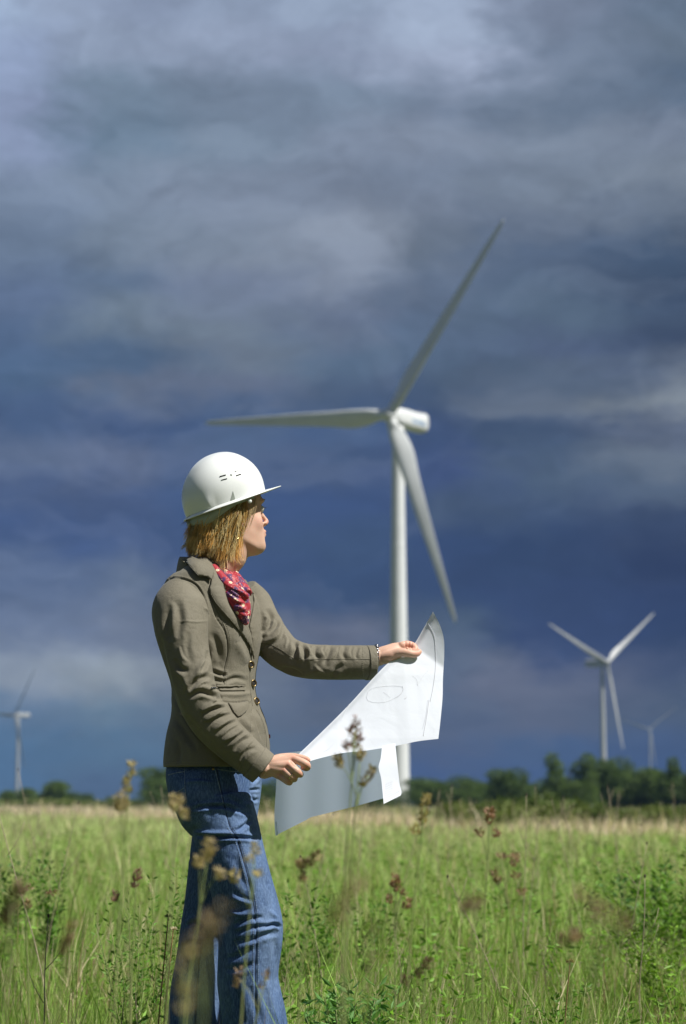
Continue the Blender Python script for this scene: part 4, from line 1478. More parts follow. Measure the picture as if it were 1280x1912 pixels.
def build_jacket():
    g = Geo()
    rows = [
        (1046, 356, 408, .075, .07, .0, 0),
        (1058, 352, 420, .105, .08, .0, 0),
        (1068, 342, 432, .135, .09, .0, 0),
        (1078, 326, 446, .155, .098, .0, 0),
        (1092, 312, 464, .170, .105, .0, 0),
        (1110, 306, 473, .175, .11, .0, .0),
        (1140, 304, 481, .175, .115, .0, .006),
        (1175, 302, 485, .170, .118, .0, .020),
        (1200, 302, 486, .165, .117, .0, .020),
        (1225, 306, 482, .155, .11, .0, .008),
        (1250, 312, 477, .145, .105, .0, 0),
        (1285, 320, 476, .138, .10, .0, 0),
        (1309, 322, 482, .142, .105, .0, 0),
        (1340, 321, 494, .155, .112, .0, 0),
        (1369, 314, 501, .168, .120, .0, 0),
        (1395, 310, 503, .176, .125, .0, 0),
        (1420, 308, 500, .180, .128, .0, 0),
        (1433, 308, 497, .181, .128, .0, 0),
    ]
    g.add(*rings_to_mesh(loft_rows(rows, 70)))
    # right (near) sleeve
    RS = [(342, 1092, -.105, .030), (336, 1108, -.125, .052), (334, 1135, -.150, .071), (337, 1170, -.172, .070), (343, 1205, -.185, .064), (353, 1250, -.195, .0585), (366, 1295, -.198, .056), (384, 1332, -.196, .0545), (407, 1361, -.190, .052), (438, 1391, -.180, .049), (470, 1419, -.170, .0455), (491, 1435, -.166, .044)]
    g.add(*wtube(RS, nr=36, n=60, up=(0, 1, 0)))
    # left (far) sleeve
    LS = [(452, 1098, .115, .04), (466, 1125, .13, .056), (486, 1165, .105, .056), (508, 1197, .07, .052), (532, 1220, .045, .048), (565, 1233, .03, .0465), (600, 1236.5, .035, .0465), (650, 1237, .05, .046), (696, 1237.5, .065, .0455)]
    g.add(*wtube(LS, nr=36, n=60, up=(0, 1, 0)))
    me = remesh(g, 0.0028, 5, 0.5)
    V, Nn = mesh_arrays(me)
    me_base = me
    # broad cloth looseness
    nz = fnoise(V * np.array([9, 9, 14]), 41, 2)
    V = V + Nn * (nz * 0.0022)[:, None]
    P = proj(V)
    far_side = V[:, 1] > 0.02
    st = []
    # --- folds of the near sleeve
    st += [([(392, 1262), (372, 1268), (352, 1290)], 5, 5, 'valley'), ([(414, 1308), (392, 1296), (372, 1292), (352, 1303)], 4.5, 6, 'valley'),
           ([(420, 1318), (398, 1318), (374, 1330)], 4, 6, 'fold'), ([(430, 1330), (408, 1334), (382, 1348)], 4, 5, 'fold'),
           ([(440, 1342), (420, 1350), (398, 1366)], 4, 4.5, 'fold'), ([(456, 1360), (440, 1372), (414, 1386)], 4, 4, 'fold'),
           ([(470, 1376), (452, 1384), (436, 1402)], 3.5, 3.5, 'valley'), ([(478, 1396), (462, 1402), (446, 1420)], 4, 3, 'valley'),
           ([(386, 1230), (372, 1246), (366, 1272)], 5, 4, 'ridge'), ([(388, 1215), (384, 1238), (374, 1256)], 4, 4, 'valley'),
           ([(330, 1120), (336, 1160), (328, 1190)], 7, 4, 'valley'), ([(318, 1130), (312, 1165), (318, 1200)], 6, 4, 'valley'),
           ([(325, 1230), (338, 1250), (352, 1252)], 5, 4, 'valley'), ([(330, 1250), (344, 1270), (350, 1290)], 5, 3, 'ridge'),
           ([(388, 1160), (360, 1161), (332, 1159)], 1.6, 1.4, 'ridge'), ([(370, 1105), (384, 1140), (388, 1190)], 6, 3, 'ridge'),
           ([(400, 1290), (404, 1300), (396, 1312)], 3, 3, 'ridge'), ([(345, 1335), (362, 1356), (392, 1390)], 6, 3, 'valley')]
    st += [([(386, 1272), (372, 1278), (362, 1290)], 2.2, 2.2, 'fold'), ([(412, 1312), (400, 1310), (388, 1318)], 2.0, 2.0, 'fold'), ([(424, 1326), (412, 1328), (396, 1340)], 2.0, 2.2, 'fold'),
           ([(446, 1352), (430, 1360), (412, 1376)], 2.2, 2.0, 'fold'), ([(462, 1370), (446, 1380), (430, 1394)], 2.0, 1.8, 'fold'), ([(334, 1205), (340, 1225), (350, 1236)], 2.5, 2.2, 'fold'),
           ([(378, 1134), (384, 1141), (388, 1146)], 1.6, 2.0, 'ridge'), ([(352, 1180), (350, 1215), (358, 1240)], 5, 1.8, 'valley'), ([(472, 1384), (462, 1392), (452, 1408)], 1.8, 1.6, 'fold'), ([(455, 1412), (450, 1425), (452, 1440)], 2.0, 1.6, 'valley')]
    # --- far sleeve
    st += [([(497, 1137), (506, 1152), (500, 1172), (486, 1180)], 4.5, 6, 'valley'), ([(512, 1150), (516, 1165), (500, 1185)], 4, 5, 'valley'),
           ([(523, 1172), (520, 1186), (502, 1198), (488, 1200)], 4, 5, 'fold'), ([(549, 1198), (552, 1212), (544, 1228)], 4, 5, 'valley'),
           ([(562, 1204), (570, 1222), (566, 1240)], 4, 5, 'valley'), ([(560, 1218), (566, 1232), (582, 1228)], 3.5, 4, 'fold'),
           ([(590, 1206), (588, 1220), (596, 1232)], 4, 4, 'valley'), ([(618, 1206), (612, 1222), (604, 1240)], 4.5, 4.5, 'valley'),
           ([(644, 1206), (640, 1220), (646, 1234)], 4, 3.5, 'valley'), ([(640, 1240), (626, 1252), (620, 1266)], 4.5, 3.5, 'valley'),
           ([(520, 1248), (546, 1252), (566, 1262)], 5, 4, 'valley'), ([(560, 1262), (600, 1250), (640, 1256)], 6, 3, 'ridge'),
           ([(668, 1208), (664, 1224), (668, 1232)], 3, 2.5, 'valley')]
    st += [([(530, 1182), (536, 1194), (532, 1210)], 2.0, 2.2, 'fold'), ([(556, 1206), (560, 1220), (556, 1238)], 2.0, 2.4, 'fold'), ([(574, 1206), (578, 1218), (574, 1230)], 2.0, 2.2, 'fold'), ([(602, 1206), (600, 1216), (606, 1228)], 2.0, 2.2, 'fold'),
           ([(630, 1207), (626, 1222), (620, 1232)], 2.0, 2.2, 'fold'), ([(655, 1207), (652, 1218), (656, 1230)], 1.8, 1.8, 'fold'), ([(586, 1240), (596, 1250), (612, 1256)], 2.2, 2.0, 'fold'), ([(492, 1150), (500, 1158), (497, 1168)], 2.2, 2.4, 'fold')]
    # --- body
    st += [([(392, 1110), (402, 1150), (420, 1180), (425, 1215), (418, 1254)], 1.2, 2.2, 'groove'), ([(418, 1254), (419, 1280)], 1.2, 2.0, 'groove'),
           ([(393, 1180), (404, 1200), (410, 1235)], 6, 3, 'valley'), ([(394, 1252), (408, 1258), (424, 1262)], 3.5, 5, 'valley'),
           ([(396, 1268), (420, 1272), (440, 1266), (462, 1272)], 4, 3, 'valley'), 
           ([(396, 1281), (430, 1283), (456, 1281)], 1.5, 2.5, 'groove'), ([(412, 1296), (440, 1298), (470, 1294)], 4, 3.5, 'ridge'),
           ([(402, 1308), (432, 1312), (462, 1310)], 1.5, 2.2, 'groove'), 
           ([(466, 1312), (470, 1340), (468, 1375)], 1.2, 1.8, 'groove'), ([(444, 1200), (452, 1222), (460, 1240)], 8, 4, 'ridge'),
            ([(402, 1098), (412, 1130), (436, 1165)], 6, 4, 'ridge'),
           ([(465, 1246), (467, 1290), (471, 1330), (488, 1385)], 1.4, 2.6, 'step'),
           ([(322, 1340), (336, 1352), (352, 1376), (366, 1400)], 6, 2, 'valley'), ([(330, 1380), (334, 1400), (334, 1426)], 5, 2.5, 'valley'),
           ([(352, 1385), (358, 1405), (360, 1424)], 6, 2.5, 'ridge'), ([(316, 1080), (338, 1062)], 1.2, 1.5, 'groove'),
           ([(306, 1090), (320, 1080), (345, 1082), (365, 1092), (380, 1115), (388, 1145)], 1.6, 3.0, 'valley'),
           ([(300, 1190), (308, 1235), (322, 1290), (338, 1330)], 4, 3, 'valley'),
           ([(468, 1330), (482, 1345), (490, 1370)], 6, 2.5, 'ridge'), ([(446, 1345), (458, 1360), (472, 1372)], 5, 3, 'valley')]
    V2 = displace_strokes(V, Nn, st, gain=1.6)
    set_co(me, V2)
    o = obj_from_mesh('jacket', me, M_JACKET)
    part(o)
    return o, bvh_of(me)


JACKET, JB = build_jacket()


def jacket_details():
    def pp(name, poly, off, **kw):
        me = poly_patch(JB, poly, off, **kw)
        o = obj_from_mesh(name, me, kw.get('mat', M_JACKET), None)
        o.parent = JACKET
        return o
    def jchild(g, name, mat):
        if not g.V: return None
        return g.obj(name, mat, JACKET)
    # lapels
    lap = poly_patch(JB, [(395, 1067), (414, 1092), (428, 1113), (443, 1137), (462, 1174), (466, 1186), (472, 1224), (471, 1231), (463, 1205), (453, 1190), (443, 1177), (431, 1162), (419, 1148), (408, 1136), (398, 1122), (389, 1101), (393, 1086)], 0.0075, thick=0.004, puff=0.003)
    o = obj_from_mesh('lapel', lap, M_JACKET); o.parent = JACKET
    LB = bvh_of(lap)
    lap2 = poly_patch(JB, [(436, 1072), (446, 1078), (456, 1088), (468, 1108), (476, 1126), (482, 1150), (484, 1172), (480, 1196), (470, 1226), (466, 1184), (463, 1172), (469, 1142), (472, 1124), (470, 1112), (455, 1094), (440, 1079)], 0.006, thick=0.004, puff=0.002)
    o2 = obj_from_mesh('lapel', lap2, M_JACKET); o2.parent = JACKET
    g = surf_line(LB, [(391, 1102), (400, 1121), (421, 1146), (445, 1175), (463, 1200)], 0.0006, 0.0006, dash=0.0055)
    jchild(g, 'stitching', M_STITCH)
    # collar leaf
    col = poly_patch(JB, [(339, 1047), (346, 1043), (353, 1041), (362, 1044), (372, 1050), (384, 1058), (396, 1067), (394, 1078), (392, 1085), (384, 1079), (378, 1078.5), (369, 1078), (360, 1068), (350, 1056)], 0.012, thick=0.005, puff=0.003)
    o = obj_from_mesh('collar', col, M_JACKET); o.parent = JACKET
    CB = bvh_of(col)
    jchild(surf_line(CB, [(343, 1049), (353, 1056), (362, 1066), (371, 1075), (386, 1078)], 0.0006, 0.0006, dash=0.0055), 'stitching', M_STITCH)
    # collar stand round the back of the neck
    rings = []
    c = W(383, 1052, 0.0)
    ths = np.linspace(R(-38), R(262), 44)      # open at the throat
    inner, outer, top = [], [], []
    for q in ths:
        # q measured from FACE direction, going round the back
        rx, ry = 0.066, 0.078
        dxy = -FACE * math.cos(q - R(112)) * rx + LEFT * math.sin(q - R(112)) * ry
        lift = 0.5 + 0.5 * math.cos(q - R(112))
        lift = max(0, lift) ** 0.7
        for lst, kr, dz in ((inner, 0.90, -0.035), (top, 0.96, 0.022 * lift + 0.0), (outer, 1.04, 0.018 * lift - 0.002), (rings, 1.14, -0.03)):
            lst.append((c.x + dxy[0] * kr, c.y + dxy[1] * kr, c.z + dz))
    V = inner + top + outer + rings
    n = len(ths); F = []
    for b in range(3):
        for i in range(n - 1):
            F.append((b * n + i, b * n + i + 1, (b + 1) * n + i + 1, (b + 1) * n + i))
    F += [(0, n, 2 * n, 3 * n), (n - 1, 4 * n - 1, 3 * n - 1, 2 * n - 1)]
    o = mesh_obj('collar_stand', V, F, M_JACKET, JACKET)
    sm = o.modifiers.new('s', 'SUBSURF'); sm.levels = 1; sm.render_levels = 1
    # seams
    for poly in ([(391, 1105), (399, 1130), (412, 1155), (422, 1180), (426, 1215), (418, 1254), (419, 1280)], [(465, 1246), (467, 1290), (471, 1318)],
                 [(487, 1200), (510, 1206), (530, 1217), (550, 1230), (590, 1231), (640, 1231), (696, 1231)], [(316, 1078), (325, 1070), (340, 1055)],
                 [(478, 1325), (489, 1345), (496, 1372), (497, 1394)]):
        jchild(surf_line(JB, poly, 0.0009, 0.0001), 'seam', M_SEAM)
    for poly in ([(395, 1106), (403, 1130), (416, 1155), (427, 1182), (430, 1215), (422, 1254), (423, 1280)], [(469, 1322), (468, 1350), (466, 1380)],
                 [(481, 1322), (486, 1340), (494, 1370), (494, 1392)], [(677, 1208), (677, 1230)], [(453, 1419), (444, 1440)], [(676, 1232), (678, 1266)],
                 [(405, 1314), (434, 1316), (462, 1314)], [(310, 1424), (340, 1423), (380, 1423)]):
        jchild(surf_line(JB, poly, 0.0006, 0.0005, dash=0.0055), 'stitching', M_STITCH)
    # horizontal zip pocket and flap pocket
    z = poly_patch(JB, [(402, 1279), (456, 1279), (457, 1283), (404, 1283)], 0.003, thick=0.003)
    o = obj_from_mesh('pocket_welt', z, M_JACKET); o.parent = JACKET
    z = poly_patch(JB, [(408, 1287), (456, 1287), (457, 1290), (410, 1290)], 0.003, thick=0.003)
    o = obj_from_mesh('pocket_welt', z, M_JACKET); o.parent = JACKET
    jchild(surf_line(JB, [(399, 1285), (428, 1285.5), (455, 1285)], 0.0016, 0.0012), 'zip', M_SEAM)
    jchild(surf_line(JB, [(393, 1285.5), (401, 1285.5)], 0.0022, 0.003), 'zip_puller', M_SILVER)
    fl = poly_patch(JB, [(424, 1311), (440, 1312), (462, 1309), (463, 1318), (459, 1328), (450, 1336), (443, 1339), (434, 1330)], 0.004, thick=0.003, puff=0.003)
    o = obj_from_mesh('pocket_flap', fl, M_JACKET); o.parent = JACKET
    FB = bvh_of(fl)
    jchild(surf_line(FB, [(428, 1314), (440, 1315.5), (459, 1313)], 0.0006, 0.0006, dash=0.0055), 'stitching', M_STITCH)
    # cuffs: a hem ring at each sleeve end
    for rows, nm in (([(474, 1421.5, -.1695, .0468), (491, 1435, -.166, .0455)], 'cuff'), ([(683, 1237.5, .06, .0472), (697, 1237.5, .0655, .0468)], 'cuff')):
        g = Geo(); g.add(*wtube(rows, nr=40, n=8, up=(0, 1, 0)))
        oo = jchild(g, nm, M_JACKET)
        g = Geo()
        p0 = W(*rows[-1][:3]); p1 = W(*rows[-2][:3]); dd = (p0 - p1).normalized()
        q = p0 + dd * 0.001
        g.add(*tube([(q.x - dd.x * .004, q.y - dd.y * .004, q.z - dd.z * .004, rows[-1][3] - .005), (q.x, q.y, q.z, rows[-1][3] - .005)], nr=36, n=2, up=(0, 1, 0)))
        g.obj('cuff_opening', M_DARK, oo)
    # buttons: brass rings round a dark centre
    for (x, y) in ((467, 1241), (471.5, 1276), (477, 1309.5)):
        h, nn = hit(JB, x, y)
        nn = (nn + Vector((0.1, -0.8, 0.05))).normalized()
        q = nn.to_track_quat('Z', 'Y').to_matrix()
        c = h + nn * 0.004
        rings = []
        for i in range(28):
            a = 2 * math.pi * i / 28
            rr = []
            for k in range(10):
                b = 2 * math.pi * k / 10
                v = q @ Vector(((0.0082 + 0.0026 * math.cos(b)) * math.cos(a), (0.0082 + 0.0026 * math.cos(b)) * math.sin(a), 0.0026 * math.sin(b)))
                rr.append(tuple(c + v))
            rings.append(rr)
        V = [p for r_ in rings for p in r_]
        F = [((i % 28) * 10 + k, ((i + 1) % 28) * 10 + k, ((i + 1) % 28) * 10 + (k + 1) % 10, i * 10 + (k + 1) % 10) for i in range(28) for k in range(10)]
        b = mesh_obj('button', V, F, M_BRASS, JACKET)
        g = Geo(); g.add(*ellipsoid(c - nn * 0.001, (0.007, 0.007, 0.0016), q)); g.obj('button_centre', M_DARK, b)
    # hint of the shirt under the open front hem
    g = Geo(); g.add(*wtube([(500, 1372, 0.055, .006), (502, 1379, 0.055, .004)], nr=8, n=4)); g.obj('shirt_hem', M_SCARF, JACKET)


jacket_details()


def build_scarf():
    g = Geo()
    # two rolled bands crossing at the throat and a hanging fall, sitting in the V of the jacket
    c = []
    def band(rows, n=30):
        g.add(*wtube(rows, nr=18, n=n, up=(0, 1, 0)))
    band([(398, 1060, -.075, .012, .016), (412, 1078, -.098, .014, .017), (428, 1094, -.112, .014, .020), (446, 1106, -.116, .013, .020), (462, 1116, -.108, .010, .016)])
    band([(428, 1062, .02, .012, .016), (440, 1078, -.02, .014, .016), (453, 1094, -.055, .013, .016), (463, 1108, -.08, .012, .014)])
    band([(420, 1092, -.10, .018, .020), (432, 1110, -.118, .021, .020), (444, 1130, -.120, .020, .019), (454, 1150, -.112, .015, .015), (460, 1166, -.102, .007, .008)])
    band([(436, 1096, -.075, .016, .02), (448, 1114, -.09, .020, .02), (457, 1132, -.092, .016, .019), (461, 1152, -.090, .010, .013)])
    band([(405, 1066, -.03, .02, .03), (425, 1088, -.055, .03, .03), (443, 1110, -.07, .03, .03)])
    me = remesh(g, 0.0022, 4, 0.5)
    V, Nn = mesh_arrays(me)
    st = [([(404, 1072), (420, 1090), (442, 1102), (466, 1112)], 2.4, 3, 'ridge'), ([(420, 1098), (436, 1112), (460, 1122)], 2.5, 3, 'valley'), ([(424, 1110), (438, 1126), (462, 1132)], 3, 3, 'valley'),
          ([(440, 1132), (452, 1142), (464, 1144)], 3, 2.5, 'valley'), ([(436, 1080), (450, 1098), (464, 1108)], 2.4, 3, 'valley')]
    V = displace_strokes(V, Nn, st)
    set_co(me, V)
    part(obj_from_mesh('scarf', me, M_SCARF))


build_scarf()


# ---- jeans
def build_jeans():
    g = Geo()
    rows = [
        (1424, 314, 488, .150, .105, .0, 0),
        (1445, 313, 487, .172, .112, .0, 0),
        (1465, 315, 486, .184, .118, .0, 0),
        (1490, 321, 483, .190, .120, .0, 0),
        (1515, 331, 479, .188, .120, .0, 0),
        (1540, 342, 475, .176, .115, .0, 0),
        (1560, 358, 470, .140, .100, .0, 0),
    ]
    g.add(*rings_to_mesh(loft_rows(rows, 36)))
    # near (right) leg
    NL = [(408, 1500, -.075, .088, .095), (420, 1545, -.088, .087, .092), (432, 1590, -.094, .083, .088), (446, 1640, -.098, .081, .085), (459, 1690, -.10, .0825, .083), (467, 1732, -.10, .0835, .082), (465, 1780, -.098, .0800, .082), (463, 1830, -.095, .0790, .086), (474, 1900, -.09, .083, .092), (480, 1990, -.09, .094, .102), (484, 2070, -.09, .102, .112)]
    g.add(*wtube(NL, nr=48, n=70, up=(0, 1, 0)))
    # far (left) leg
    FL = [(424, 1480, .085, .082, .088), (420, 1520, .092, .080, .088), (408, 1570, .095, .072, .082), (396, 1630, .095, .066, .078), (388, 1690, .092, .064, .076), (380, 1740, .09, .064, .074), (373, 1800, .088, .066, .078), (368, 1850, .087, .071, .084), (366, 1910, .085, .076, .090), (362, 1990, .085, .086, .10), (358, 2062, .085, .096, .11)]
    g.add(*wtube(FL, nr=48, n=70, up=(0, 1, 0)))
    me = remesh(g, 0.003, 5, 0.5)
    V, Nn = mesh_arrays(me)
    nz = fnoise(V * np.array([10, 10, 6]), 77, 2)
    V = V + Nn * (nz * 0.0025)[:, None]
    st = [([(344, 1460), (370, 1458), (398, 1461)], 3, 4, 'fold'), ([(350, 1512), (385, 1506), (420, 1506), (452, 1516), (466, 1518)], 3.5, 6, 'valley'),
          ([(344, 1522), (352, 1512), (372, 1508)], 4, 4, 'ridge'), ([(366, 1560), (400, 1563), (440, 1563), (480, 1566)], 3.2, 8, 'valley'),
          ([(360, 1553), (400, 1555), (436, 1554)], 3.5, 5, 'ridge'), ([(440, 1552), (456, 1542), (468, 1530)], 3.5, 5, 'valley'),
          ([(424, 1488), (440, 1496), (458, 1512)], 4, 3, 'valley'), ([(456, 1506), (462, 1502), (470, 1508)], 3, 3, 'ridge'),
          ([(468, 1462), (476, 1456), (484, 1446)], 3, 4, 'valley'), ([(464, 1476), (474, 1474), (486, 1474)], 2.5, 3, 'valley'), ([(466, 1490), (476, 1494), (484, 1492)], 3, 3, 'valley'),
          ([(432, 1672), (448, 1680), (472, 1688)], 4, 5, 'fold'), ([(428, 1700), (446, 1706), (470, 1700)], 4, 5, 'fold'),
          ([(436, 1728), (462, 1716), (492, 1712)], 4, 5, 'valley'), ([(440, 1742), (470, 1732), (505, 1728)], 3.5, 4.5, 'valley'),
          ([(496, 1730), (512, 1726), (524, 1732)], 3, 6, 'valley'), ([(436, 1760), (470, 1754), (500, 1744), (520, 1742)], 4.5, 4, 'valley'),
          ([(502, 1700), (514, 1712), (522, 1722)], 4, 3, 'ridge'), ([(424, 1790), (446, 1784), (474, 1770)], 5, 3.5, 'valley'), ([(420, 1810), (450, 1808), (480, 1796)], 5, 3, 'valley'),
          ([(512, 1750), (517, 1800), (512, 1860)], 6, 3, 'valley'), ([(436, 1830), (444, 1870), (450, 1910)], 6, 4, 'valley'), ([(466, 1840), (478, 1880), (486, 1912)], 6, 3, 'valley'),
          ([(498, 1830), (505, 1870), (516, 1912)], 6, 4, 'ridge'), ([(352, 1600), (366, 1610), (384, 1606)], 4, 4, 'valley'), ([(346, 1730), (362, 1722), (384, 1728)], 4, 5, 'valley'),
          ([(338, 1770), (356, 1760), (380, 1764)], 4, 4, 'valley'), ([(345, 1850), (352, 1880), (350, 1912)], 6, 4, 'valley'), ([(392, 1800), (398, 1850), (404, 1912)], 5, 4, 'valley'),
          ([(404, 1430), (412, 1470), (420, 1510), (430, 1545), (442, 1565)], 1.4, 2.0, 'groove'), ([(343, 1436), (345, 1470), (348, 1505)], 1.3, 2.0, 'groove'),
          ([(442, 1565), (458, 1620), (472, 1680), (478, 1740), (477, 1800), (478, 1912)], 1.6, 2.4, 'groove'),
          ([(440, 1600), (450, 1640), (466, 1660)], 7, 3, 'valley'), ([(474, 1590), (486, 1625), (498, 1650)], 8, 2.5, 'ridge')]
    V = displace_strokes(V, Nn, st, gain=1.5)
    set_co(me, V)
    P = proj(V)
    # washed-out wear on front thighs and knees, with sunlit areas painted lighter too
    f = np.zeros(len(V))
    def blob(cx, cy_, sx, sy, a):
        return a * np.exp(-((P[:, 0] - cx) / sx) ** 2 - ((P[:, 1] - cy_) / sy) ** 2)
    near = (V[:, 1] < 0.02)
    f += blob(470, 1590, 26, 55, .55) + blob(505, 1745, 26, 60, .55) + blob(500, 1850, 26, 60, .45) + blob(410, 1535, 50, 24, .45) + blob(480, 1480, 12, 50, .8) + blob(385, 1480, 40, 14, .25) + blob(400, 1850, 22, 60, .45) + blob(490, 1680, 20, 60, .3)
    f *= 0.75 + 0.5 * fnoise(np.stack([V[:, 0] * 60, V[:, 1] * 60, V[:, 2] * 18], 1), 5, 3)
    a = me.attributes.new('wear_and_light', 'FLOAT', 'POINT')
    a.data.foreach_set('value', np.clip(f, 0, 1).astype(np.float32))
    o = obj_from_mesh('jeans', me, M_DENIM)
    part(o)
    B = bvh_of(me)
    def ch(g, nm, mat):
        if g.V: g.obj(nm, mat, o)
    side = [(404, 1432), (412, 1470), (420, 1510), (430, 1545), (442, 1565), (458, 1620), (472, 1680), (478, 1740), (477, 1800), (478, 1912)]
    ch(surf_line(B, side, 0.0011, 0.0002, n=90), 'seam', M_JSEAM)
    for dx in (-5.5, 4.5):
        ch(surf_line(B, [(x + dx, y) for x, y in side[3:]], 0.0007, 0.0006, n=90, dash=0.006), 'stitching', M_JSTITCH)
    ch(surf_line(B, [(400, 1434), (409, 1470), (416, 1500)], 0.0008, 0.0006, n=30), 'stitching', M_JSTITCH)
    ch(surf_line(B, [(344, 1434), (345, 1470), (348, 1505)], 0.0008, 0.0006, n=30), 'stitching', M_JSTITCH)
    ch(surf_line(B, [(314, 1447), (330, 1443), (344, 1441)], 0.0009, 0.0006, n=20), 'stitching', M_JSTITCH)
    ch(surf_line(B, [(320, 1482), (334, 1477), (344, 1471)], 0.0009, 0.0006, n=20), 'stitching', M_JSTITCH)
    ch(surf_line(B, [(404, 1436), (430, 1440), (456, 1440)], 0.0009, 0.0006, n=20), 'stitching', M_JSTITCH)
    ch(surf_line(B, [(396, 1620), (391, 1660), (384, 1700)], 0.0011, 0.0004, n=20, dash=0.006), 'stitching', M_JSTITCH)
    ch(surf_line(B, [(375, 1790), (371, 1850), (368, 1912)], 0.0012, 0.0004, n=30, dash=0.006), 'stitching', M_JSTITCH)
    ch(surf_line(B, [(371, 1790), (367, 1850), (364, 1912)], 0.0010, 0.0002, n=30), 'seam', M_JSEAM)
    h, nn = hit(B, 397, 1436)
    if h:
        g = Geo(); g.add(*ellipsoid(h + nn * .001, (.004, .002, .004))); g.obj('rivet', M_BRASS, o)
    # shoes below the flared hems
    for (px, py, y) in ((492, 2098, -.09), (366, 2086, .085)):
        p = W(px, py, y)
        g = Geo()
        g.add(*tube([(p.x - .07, p.y + .03, .045, .035, .035), (p.x, p.y, .05, .042, .042), (p.x + .08, p.y - .04, .04, .043, .034), (p.x + .15, p.y - .075, .03, .030, .022)], nr=20, n=16, round_ends=True))
        part(g.obj('shoe', M_SHOE))


build_jeans()


# ---- head, hands, body
HEAD_O = W(430, 970, 0.0)
HROT = Euler((0, 0, R(26)), 'XYZ').to_matrix() @ Euler((0, R(-8), 0), 'XYZ').to_matrix()


def H(v, rot=None):
    return HEAD_O + (rot or HROT) @ Vector(v)


